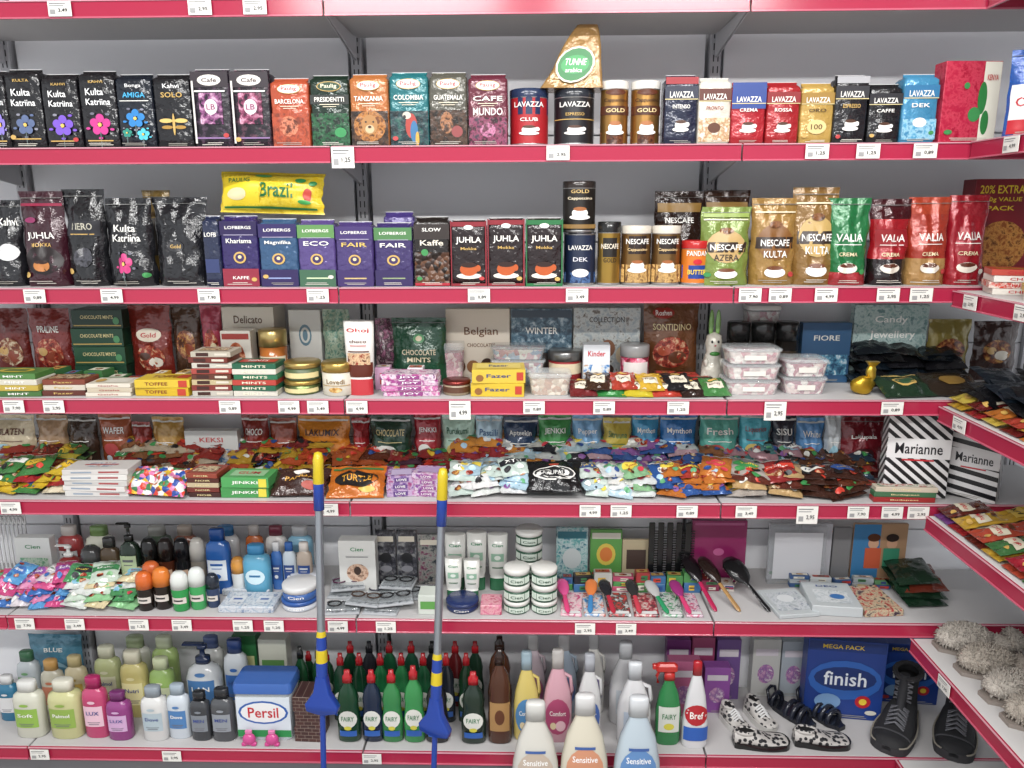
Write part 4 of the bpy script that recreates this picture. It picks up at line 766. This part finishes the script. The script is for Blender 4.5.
# hair brushes
def brush(px,Y,rz,ch,cb,L=.2,ww=.022,base=0,tilt=.25):
    m=MB(); m.T=Matrix.Rotation(rz,4,'Z')@Matrix.Rotation(tilt,4,'X')@Matrix.Rotation(-math.pi/2,4,'X')
    m.lathe([(.004,0,ch),(.008,.01,ch),(.007,L*.35,ch),(.006,L*.5,ch),(ww*.7,L*.58,cb),(ww,L*.7,cb),(ww,L*.88,cb),(ww*.6,L*.97,cb),(.002,L,cb)],.45,16)
    for i in range(6):
        for j in range(3):
            m.tube([((j-1)*ww*.5,ww*.3,L*(.62+i*.055)),((j-1)*ww*.5,ww*.3+.012,L*(.62+i*.055))],.0012,'#c8b8a8',4)
    m.obj('hair_brush',(X(px,Y,Z[5]),Y,0),0,ground=Z[5]+base)
for a,b,c in((560,582,'a#b84070#d8c8c8#e090a8'),(584,606,'a#3a7ab0#d0d0d0#b85a4a'),(608,632,'a#b83a3a#2a2a2a#c8c8c8'),(634,660,'a#c8b8b0#a83040#3a3a3a'),(662,684,'a#3a8a5a#c8c8c8#2a4a3a'),(686,704,'a#b83a6a#d0c0c8#6a2a5a')):
    fcard('brush_backing_card',5,a,b,.015,.13,c,[('r',0,.1,.8,.12,'#d8d8d8')],.008,random.uniform(-.08,.08))
for px,rz,a,b in((568,.1,'g#c84070','g#d0508a'),(590,-.1,'g#3a7ab0','g#c8703a'),(614,.15,'g#a82a3a','g#202024'),(640,.1,'g#b83a48','g#2a2a2a'),(668,.3,'g#2a8a5a','g#a8a8a8'),(690,.2,'g#c83a6a','g#8a2a6a')):
    brush(px,.02,rz,a,b,.14,.018,base=.009)
for px,rz,a,b,w in((716,.35,'g#a8204a','g#181216',.024),(740,.5,'g#a07a4a','g#2a1c18',.024),(770,.55,'g#161618','g#161618',.036)):
    brush(px,.05,rz,a,b,.2,w,tilt=.5)
clutter('hair_accessory_boxes',5,562,700,.165,.035,.07,['#3a6a9a','#c8c8c0','#b84a6a','#4a8a4a','#1c1c22','#a83a3a'],.03)
clutter('hair_accessory_boxes',5,700,735,.17,.02,.05,['#8a2a4a','#c8c0b8','#b84a6a','#1c1c22'],.05)
fcard('cosmetic_card_pack',5,778,822,.02,.15,'#b4babc',[('r',0,.5,.8,.7,'a#a0a8ac#c8ccd0#7a8490'),('e',0,.6,.4,.3,'#d0d4d6')],.012,.15)
fcard('cosmetic_card_pack',5,812,862,.03,.15,'#b8bec0',[('r',0,.4,.7,.5,'a#b8c0c4#d8dcde#98a4ac'),('e',.1,.4,.3,.2,'#3a70b0'),('t',0,.8,.5,.08,'DEO','#2a4a8a')],.03,-.1)
fcard('cosmetic_card_pack',5,864,905,.03,.15,'a#a83a3a#c8b898#3a2a3a',[],.02,.1)
clutter('cosmetic_boxes',5,790,890,.195,.02,.045,['#a8b0b4','#d0d4d4','#c86a5a','#3a5a8a','#5a8a5a'],.02)
pile('candy_bag_pile',(1.14,.08,Z[5]),1,1,4,.13,.14,['f#16301f','f#1f4028','f#6a2a1c'],80)
# ================================================================ ROW 6
pl('detergent_refill_pouch',6,28,82,637,.27,'f#4f88a0',[('t',0,.75,.4,.08,'BLUE',W),('e',0,.4,.5,.3,'#98c0d0'),('e',.1,.36,.3,.2,'#4f88a0')])
def sh(a,b,yt,Y,c,cap,k='shower',lab='#f0f0e8',txt='',n='shampoo_bottle'):
    dd=[('r',0,.38,.76,.34,lab),('r',0,.28,.5,.012,'#6a6a70'),('r',0,.25,.4,.012,'#6a6a70'),('e',0,.62,.3,.05,lab)]
    if txt: dd.append(('t',0,.44,.56,.07,txt,'#3a4a8a' if lab not in('#4a7ab0','#8ab04a','#8aa84a') else W))
    bt(6,a,b,yt,Y,c,cap,k,dd,n,dp=.05)
for q in [(10,40,685,.03,'g#c8c8b8','g#d4d4d0','shower','#8ab04a','Soft'),(45,78,684,.03,'g#c0bf8a','g#d0cebe','shower','#8aa84a','Palmol'),
(79,104,681,.03,'g#b8406a','g#a02258','shower','#e0b8c8','LUX'),(103,128,696,.02,'g#8a3a7a','g#6a2a60','shower','#c8a0c8','LUX'),
(138,164,691,.02,'g#d0d0ce','g#8a949c','shower','#a8b8c0','Dove'),(164,187,689,.03,'g#c4ccd4','g#9aa8b4','shower','#4a7ab0','Dove'),
(187,208,696,.02,'g#3a3c40','g#202226','shower','#7a8088','MEN'),(208,232,693,.02,'g#4a4c50','g#26282c','shower','#8a9098','MEN'),
(184,219,646,.13,'g#ccd0d2','g#1c2a4a','pump','#4a7ab0','LAN'),(222,246,643,.15,'g#c8ced2','g#22386a','shower','#3a6ab0','H&S'),
(92,118,650,.17,'g#b8bf8a','g#c8c8b0','shower','#d8d8b8','Palmol'),(118,145,655,.13,'g#ccc07a','g#d4d0b8','shower','#e0d8a0','Nutri'),
(147,172,662,.12,'g#98b868','g#c8d0a8','shower','#d8e0b8','Olive'),(120,148,640,.23,'g#d0d0c4','g#a8b890','shower','#b8c890',''),
(150,176,640,.22,'g#a0b870','g#d0d8b8','shower','#d8e0c0',''),(62,84,660,.14,'g#d0c4a0','g#c0b080','shower','#b89848',''),(-6,14,680,.1,'g#2a6a8a','g#d0d0d0','shower','#d0d0d0',''),(14,36,655,.18,'g#c8d0d4','g#3a6a4a','shower','#7ab07a',''),(38,60,664,.13,'g#d0ccb8','g#c89a58','shower','#c87a5a',''),(198,222,640,.23,'g#d4d4d0','g#5a6a9a','shower','#9ab0d0','')]: sh(*q)
it('detergent_tub',6,233,293,684,.03,tub,'#ccd4dc',dp=.1,lid='g#3a62ac',dec=[('r',0,.42,.9,.7,'#d0d8e0'),('e',0,.5,.84,.4,'#2a5aa8'),('e',0,.5,.76,.34,'#e4e4e4'),('t',0,.5,.58,.2,'Persil',RD),('r',0,.14,.9,.12,'#2a8a4a')])
it('green_cleaner_box',6,234,258,636,.22,carton,'#2a6a3a',[('r',0,.5,.8,.4,'#c8c890')],dp=.05)
it('green_cleaner_box',6,260,288,640,.2,carton,'#c8c8b8',[('r',0,.5,.8,.4,'#5a8a4a')],dp=.05)
for px in(249,272):
    m=MB(); m.ell((0,0,.02),.02,.012,.02,'g#c8488a'); m.box(0,0,.045,.02,.008,.012,'g#d878a8',.002); m.box(-.014,-.002,.006,.016,.012,.012,'g#c8488a',.003); m.box(.014,-.002,.006,.016,.012,.012,'g#c8488a',.003)
    m.obj('toilet_freshener',(X(px,.008,Z[6]),.014,0),0,ground=Z[6])
it('firelighter_box_stack',6,293,322,698,.03,stack,['b#4a2a26#3a2220#7a6a60']*3,[],dp=.08)
# dish soap rows
fa=lambda y='#d4d4cc':[('e',0,.34,.78,.24,y),('t',0,.35,.6,.07,'FAIRY','#1a6a3a'),('r',0,.14,.7,.08,'#2a5aa8'),('e',0,.22,.3,.06,'#c8c040')]
def dish(px,yt,Y,c,cap='g#b01c24',hw=12,dd=None): bt(6,px-hw,px+hw,yt,Y,c,cap,'dish',dd if dd is not None else fa(),'dish_soap_bottle',dp=.04)
for px,c in((347,'g#0f3a22'),(371,'g#16233a'),(391,'g#2f7a42')): dish(px,674,.03,c,hw=11 if px>350 else 12)
dish(413,670,.03,'g#35894a',hw=11); dish(436,674,.03,'g#141418'); 
dish(473,676,.03,'g#1b2c22',hw=13)
bt(6,487,512,652,.03,'g#4a2a1c','g#2a1812','dish',[('r',0,.3,.8,.3,'#a07a4a'),('e',0,.3,.4,.16,'#5a3018')],'floor_cleaner_bottle')
for px,c in((340,'g#143a26'),(359,'g#123a24'),(380,'g#1c6a3a'),(401,'g#2a7a44'),(423,'g#205a38'),(446,'g#20242c'),(466,'g#16351f')): dish(px,657,.12,c,hw=9)
for px,c,k in((350,'g#17402a','g#b01c24'),(369,'g#2a2a30','g#1c1c20'),(389,'g#1c5a38','g#a82028'),(411,'g#20503a','g#b01c24'),(432,'g#2a2a2e','g#181818'),(455,'g#6a1c20','g#b01c24'),(475,'g#203a2a','g#b01c24')): dish(px,645,.2,c,k,hw=9)
bt(6,487,512,640,.16,'g#5a3422','g#2a1812','dish',[],'floor_cleaner_bottle')
for px in (308,326): dish(px,655,.2,'g#1c4a2c',hw=8)
for px in (300,318): dish(px,650,.14,'g#1c4a2c','g#181818',hw=8)
def sf(a,b,yt,Y,c,cap,lab,txt,kind='soft',n='fabric_softener_bottle'):
    bt(6,a,b,yt,Y,c,cap,kind,[('e',0,.3,.84,.4,lab),('t',0,.34,.62,.06,txt,W),('e',.1,.2,.34,.12,'#e0b8c0'),('e',-.15,.2,.2,.08,'#d8c8a0')],n,dp=.07)
sf(513,540,658,.03,'g#ccb868','g#a8c0cc','#4a80b0','Comfort')
sf(543,573,656,.03,'g#cc9ca8','g#d0ccc8','#a8456a','Comfort')
sf(577,603,660,.03,'g#d0d0d0','g#c4c8d0','#4a6ab0','Lenor')
sf(520,546,640,.16,'g#c8b8c0','g#cccccc','#b86a90','Silk'); sf(550,578,640,.16,'g#a8b8c8','g#d0d0d0','#5a7ab8','Silk'); sf(582,606,638,.16,'g#d4d2cc','g#d0d0d0','#8a7ab8','Silk')
bt(6,610,642,647,.12,'g#d0d0d2','g#cccfd2','soft',[('r',0,.3,.6,.3,'#b8c0c8')],'bleach_bottle',dp=.06)
bt(6,618,653,668,.02,'g#d2d2d4','g#ccd0d4','soft',[('r',0,.3,.66,.3,'#b0bccc'),('t',0,.3,.4,.07,'Pur','#2a5ab0')],'bleach_bottle',dp=.06)
it('spray_cleaner_bottle',6,657,683,664,.03,spray,'g#2c7a44','g#b82c28',dp=.05,dec=[('r',0,.32,.8,.3,'#ccd0c8'),('t',0,.36,.6,.07,'FAIRY','#1a6a34'),('e',0,.24,.4,.08,'#c8c040')])
bt(6,684,711,666,.02,'g#d2d2d4','g#b0202a','cone',[('e',0,.4,.86,.24,'#b0202a'),('t',0,.4,.56,.09,'Bref',W),('r',0,.18,.9,.16,'#2a5ab0')],'toilet_cleaner_bottle',dp=.05)
# big bottles standing on floor
for a,b,yt,c,cap,lab in((510,561,706,'g#c8c6be','g#ccccc8','#b8a898'),(559,611,699,'g#ccc6b4','g#d0d0d0','#c88a6a'),(613,664,701,'g#b0bec8','g#ccd0d4','#5a84b8')):
    Yf=-.12; zt=P((a+b)/2,yt,Yf).z; m=MB(); w=X(b,Yf,.25)-X(a,Yf,.25)
    bottle(m,w-.006,.09,zt,c,cap,'jug',[('e',0,.46,.76,.36,lab),('t',0,.56,.56,.05,'Sensitive','#f0f0f0'),('e',.05,.42,.3,.1,'#e0d8d0'),('r',0,.64,.4,.02,'#3a5a9a')])
    m.obj('laundry_detergent_bottle',((X(a,Yf,.25)+X(b,Yf,.25))/2,Yf+.02,0),0,ground=0)
for a,b,c,yt,Y in((666,690,'#7a3a7a',640,.26),(691,714,'#983a64',638,.26),(716,740,'#6a4a8a',640,.26),(668,700,'#b05a80',662,.17),(704,730,'#8a4a9a',668,.19),(752,780,'#c0c0bc',640,.28),(781,806,'#a8b0b8',642,.28)):
    bx('air_freshener_box',6,a,b,yt,Y,c,[('r',0,.78,.8,.12,'#d0c8d0'),('e',0,.4,.6,.34,'a#c898b8#8a5a9a#e0d0d8')],dp=.04)
fin=[('r',0,.5,.97,.97,'#1c3a86'),('r',0,.92,.97,.12,'#143070'),('t',-.05,.92,.6,.06,'MEGA PACK','#d8b83a'),('e',0,.5,.94,.5,'#2a60b4'),('e',.0,.52,.8,.3,'#16306e'),('t',0,.52,.62,.2,'finish','#e8eef4'),('e',.25,.24,.2,.16,'#b8202a'),('e',.25,.24,.1,.08,'#e8c83a'),('e',-.2,.22,.34,.2,'#7aa0cc')]
it('dishwasher_tablet_box',6,808,884,641,.17,carton,'#1c3a86',fin,dp=.06,rz=-.12)
it('dishwasher_tablet_box',6,880,940,645,.25,carton,'#1c3a86',fin,dp=.06,rz=-.1)
# shoes
def shoe(m,L,Wd,H,cu,cs,boot=0,lace=None,toe=None):
    n=16
    def wv(s): return Wd/2*(.66+.34*math.sin(math.pi*min(1,max(0,(s-.15)/.95))))*(.72+.28*min(1,s/.1)**.5)*(1 if s<.88 else max(.3,math.sqrt(max(0,1-((s-.88)/.126)**2))))
    def hv(s): return H*(1.0 if s<.36 else max(.44,1-.56*((s-.36)/.32))) *(1 if s<.9 else max(.55,1-(s-.9)*4))
    def ring(s,z0,z1,k):
        x=s*L; w=wv(s)*k; o=[]
        for i in range(n+1):
            a=math.pi*i/n; o.append((x,math.cos(a)*w,z0+(z1-z0)*math.sin(a)**.6))
        return o
    ss=[0,.03,.08,.15,.25,.35,.45,.55,.65,.75,.85,.9,.94,.97,1]
    sh_=.018 if not boot else .026
    m.loft([[(s*L,wv(s)*1.08,0),(s*L,wv(s)*1.08,sh_),(s*L,-wv(s)*1.08,sh_),(s*L,-wv(s)*1.08,0)] for s in ss],cs,False)
    m.loft([ring(s,.014,hv(s)+.004,1) for s in ss],cu,True)
    pts=[(L*.21+L*.17*math.cos(a*math.pi/8),wv(.2)*.66*math.sin(a*math.pi/8),H*(1.0)-.002*math.cos(a*math.pi/8)) for a in range(17)]
    if boot:
        m.loft([[(L*.2+L*.2*math.cos(t*math.pi/8)*k+dx,wv(.2)*.92*math.sin(t*math.pi/8)*k,z) for t in range(16)] for z,k,dx in((H*.6,1,0),(H+boot*.3,.9,-.004),(H+boot*.7,.94,-.004),(H+boot,1.04,-.004))],cu,True,False,False)
        m.tube([(L*.2+L*.208*math.cos(t*math.pi/8)-.004,wv(.2)*.96*math.sin(t*math.pi/8),H+boot) for t in range(17)],.008,'w#3a383a')
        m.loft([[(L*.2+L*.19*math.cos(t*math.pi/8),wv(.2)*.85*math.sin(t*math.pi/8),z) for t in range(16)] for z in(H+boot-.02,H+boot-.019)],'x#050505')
        # tongue, toe cap seam, welt stitching
        m.tube([(L*.36,0,H+boot+.012),(L*.39,0,H+boot*.5),(L*.43,0,H*.95),(L*.6,0,hv(.6)+.002)],[.014,.013,.013,.01],'x#2a2a2e')
        m.tube([ (L*.76,math.cos(a*math.pi/12)*wv(.76)*1.01,.014+(hv(.76)-.008)*math.sin(a*math.pi/12)**.6) for a in range(13)],.003,'x#3a3a3e',6)
        for sg in(-1,1): m.tube([(s*L,sg*wv(s)*1.09,sh_+.001) for s in ss[1:-1]],.0025,'x#8a8478',5)
    else:
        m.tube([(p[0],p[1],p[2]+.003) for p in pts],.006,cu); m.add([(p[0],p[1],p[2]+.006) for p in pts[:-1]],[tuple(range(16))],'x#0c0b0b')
    if lace:
        for i in range(5):
            s=.43+i*.05; z=hv(s)+.006
            m.tube([(s*L,-wv(s)*.5,z-.008),(s*L+.006,0,z+.006),(s*L+.012,wv(s)*.5,z-.008)],.003,lace,6)
            if boot: m.tube([(s*L,wv(s)*.5,z-.008),(s*L+.006,0,z+.008),(s*L+.012,-wv(s)*.5,z-.008)],.003,lace,6)
        if boot:
            for i in range(4):
                z=H+boot*(.1+.22*i)
                for q in(-1,1): m.tube([(L*.365,-.024*q,z),(L*.405,0,z+.012),(L*.365,.024*q,z+.016)],.003,lace,6)
def putshoe(name,px,Y,row,rz,*a,zb=None,**k):
    m=MB(); shoe(m,*a,**k); zz=Z[row] if zb is None else zb
    return m.obj(name,(X(px,Y,zz),Y,0),math.radians(rz),ground=zz)
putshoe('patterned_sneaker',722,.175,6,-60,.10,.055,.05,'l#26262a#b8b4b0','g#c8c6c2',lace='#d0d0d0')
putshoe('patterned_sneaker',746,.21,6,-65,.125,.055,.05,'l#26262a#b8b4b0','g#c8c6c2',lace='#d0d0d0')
def sandal(px,Y,rz):
    m=MB(); L=.16
    wv=lambda s:.030*(.75+.3*math.sin(math.pi*s))*(1 if .05<s<.93 else .6)
    m.loft([[(s*L,wv(s),0),(s*L,wv(s),.014),(s*L,-wv(s),.014),(s*L,-wv(s),0)] for s in(0,.05,.2,.4,.6,.8,.93,1)],'g#1b1d26',False)
    for s in(.15,.5,.64,.78):
        pts=[(s*L,math.cos(a*math.pi/8)*wv(s)*1.02,.012+.035*math.sin(a*math.pi/8)) for a in range(9)]
        m.tube(pts,.008,'g#20232e',6)
    m.tube([(0.01,-.02,.014),(0.0,-.018,.05),(-.002,0,.056),(0,.018,.05),(.01,.02,.014)],.005,'g#20232e',6)
    m.obj('sandal',(X(px,Y,Z[6]),Y,0),math.radians(rz),ground=Z[6])
sandal(770,.25,-55); sandal(800,.25,-60)
putshoe('leopard_flat_shoe',733,.045,6,0,.165,.065,.042,'l#1a1a1e#b8b4b0','g#1a1a1a')
putshoe('leopard_flat_shoe',793,.055,6,-2,.165,.065,.042,'l#1a1a1e#b8b4b0','g#1a1a1a')
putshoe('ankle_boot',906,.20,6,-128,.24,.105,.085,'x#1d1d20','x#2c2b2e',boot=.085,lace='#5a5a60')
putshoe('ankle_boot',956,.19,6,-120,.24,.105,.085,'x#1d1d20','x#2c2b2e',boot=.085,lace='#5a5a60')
# side shelf stock
def slipper(x,y,z,rz,c='w#d2c8bc'):
    m=MB(); L=.2
    m.ell((L*.62,0,.035),.07,.040,.034,c,24,12); m.fluff((L*.62,0,.035),.07,.042,.036,c,520)
    m.ell((L*.2,0,.02),.055,.036,.018,c,20,10); m.fluff((L*.2,0,.02),.055,.038,.016,c,180,.009)
    m.ell((-.005,0,.03),.016,.032,.024,c,20,10); m.fluff((-.005,0,.03),.018,.036,.026,c,170)
    m.loft([[(s*L-.02,w,0),(s*L-.02,w,.01),(s*L-.02,-w,.01),(s*L-.02,-w,0)] for s,w in((0,.02),(.1,.032),(.5,.036),(.85,.042),(1.08,.02))],'x#8a8078',False)
    m.obj('fluffy_slipper',(x,y,0),math.radians(rz),ground=z)
for i,y in enumerate((-.065,-.165,-.27,-.375,-.48,-.585)): slipper(1.292,y,ZR[5],178+(i%3)*3,['w#d6cdc2','w#cabfb2'][i%2])
for k,(zz,cols) in enumerate(((ZR[3],['#b8902c','#98242a','#c8b048','#6a1f1f','#b86a2a','#a83a2c']),(ZR[4],['#6a3a7a','#98242a','#5a2018','#b8902c','#a8402c','#3a6a3a','#981c2c']))):
    y=-.045; i=0
    while y>-.95:
        w=.075; c=cols[i%len(cols)]
        lo=XS+.018
        for q in range(2):
            m=MB(); m.T=Matrix.Rotation(-math.radians(78),4,'X')
            pouch(m,w*.93,.014,.11,'f'+(c if q==0 else cols[(i+2)%len(cols)]),[('r',0,.5,.8,.3,'#d8d0b8'),('t',0,.5,.6,.14,['Fazer','Marabou','Daim','Japp'][i%4],RD),('e',0,.8,.3,.12,'#5a3018'),('e',.2,.2,.3,.12,'#c8a050')],'pillow')
            m.obj('chocolate_bar',(lo+q*.004,y-random.uniform(0,.004),0),-math.pi/2+random.uniform(-.08,.08),ground=zz+q*.018)
        if k==1:
            m=MB(); m.T=Matrix.Rotation(-math.radians(78),4,'X')
            pouch(m,w*.93,.014,.12,'f'+cols[(i+3)%len(cols)],[('r',0,.5,.8,.3,'#c8a848'),('t',0,.5,.6,.14,'Karl',K)],'pillow'); m.obj('chocolate_bar',(lo+.14,y,0),-math.pi/2,ground=zz)
        y-=w; i+=1
# ================================================================ MOPS
def mop(px0,y0,px1,y1,name='mop'):
    A=P(px0,y0,-.10); B=P(px1,y1,-.16)
    d=(A-B).normalized(); t=(B.z-.03)/d.z; G=B-d*t; Lh=(A-G).length
    m=MB(); q=d.to_track_quat('Z','Y').to_matrix().to_4x4()
    m.T=q
    lb=(B-G).length
    r=.011; BL='g#1c3c94'; YE='g#c8b01e'; GR='m#a0a6ae'
    m.lathe([(r*.7,0.02,BL),(r*.7,lb-.07,BL),(r*.8,lb-.06,BL),(r*1.25,lb-.02,BL),(r*1.35,lb,BL),(r*1.4,lb+.04,BL),(r*1.4,lb+.041,YE),(r*1.3,lb+.075,YE),(r*1.3,lb+.076,BL),(r*1.2,lb+.11,BL),(r*1.2,lb+.111,YE),(r*1.0,lb+.125,YE),(r*.95,lb+.131,GR),(r*.95,Lh-.15,GR),(r*1.25,Lh-.149,BL),(r*1.25,Lh-.08,BL),(r*1.3,Lh-.079,YE),(r*1.2,Lh-.03,YE),(r*1.3,Lh-.02,YE),(r*.9,Lh,YE),(.001,Lh+.003,YE)],1,16)
    # swivel wedge
    m.loft([[(a,b,lb+z) for a,b in rr(w,dd,.006,3)] for z,w,dd in((-.105,.03,.02),(-.098,.088,.024),(-.08,.094,.024),(-.045,.045,.026),(.0,.028,.028))],BL)
    m.T=Matrix()
    rs=[[(a,b,z-G.z) for a,b in rr(w,dd,.02,3)] for z,w,dd in((.004,.28,.10),(.02,.28,.10),(.028,.24,.07))]
    m.loft(rs,'g#1f42a0'); m.box(0,0,.045-G.z,.06,.035,.04,BL,.004)
    m.box(0,0,.003-G.z,.30,.12,.006,'w#c8ccd4',.002)
    m.obj(name,(G.x,G.y,0),0,ground=0)
mop(318,453,322,676); mop(443,469,436,698)
# ================================================================ LIGHT
for i,(y,x) in enumerate(((-1.35,-.8),(-1.35,.8),(-3.0,-.8),(-3.0,.8))):
    m=MB(); m.box(x,y,2.975,1.3,.16,.05,'g#e8e8e8',.004); m.obj('ceiling_lamp')
    l=bpy.data.lights.new('lamp_tube','AREA'); l.shape='RECTANGLE'; l.size=1.25; l.size_y=.16; l.energy=38 if y>-2 else 66; l.color=(1,.99,.97)
    o=bpy.data.objects.new('lamp_tube',l); o.location=(x,y,2.94); sc.collection.objects.link(o)
    o.rotation_euler=(0,0,0) if y>-2 else (math.radians(35),0,0)
wd=bpy.data.worlds.new('world'); sc.world=wd; wd.use_nodes=True
wd.node_tree.nodes['Background'].inputs[0].default_value=(.93,.96,1,1); wd.node_tree.nodes['Background'].inputs[1].default_value=1.05
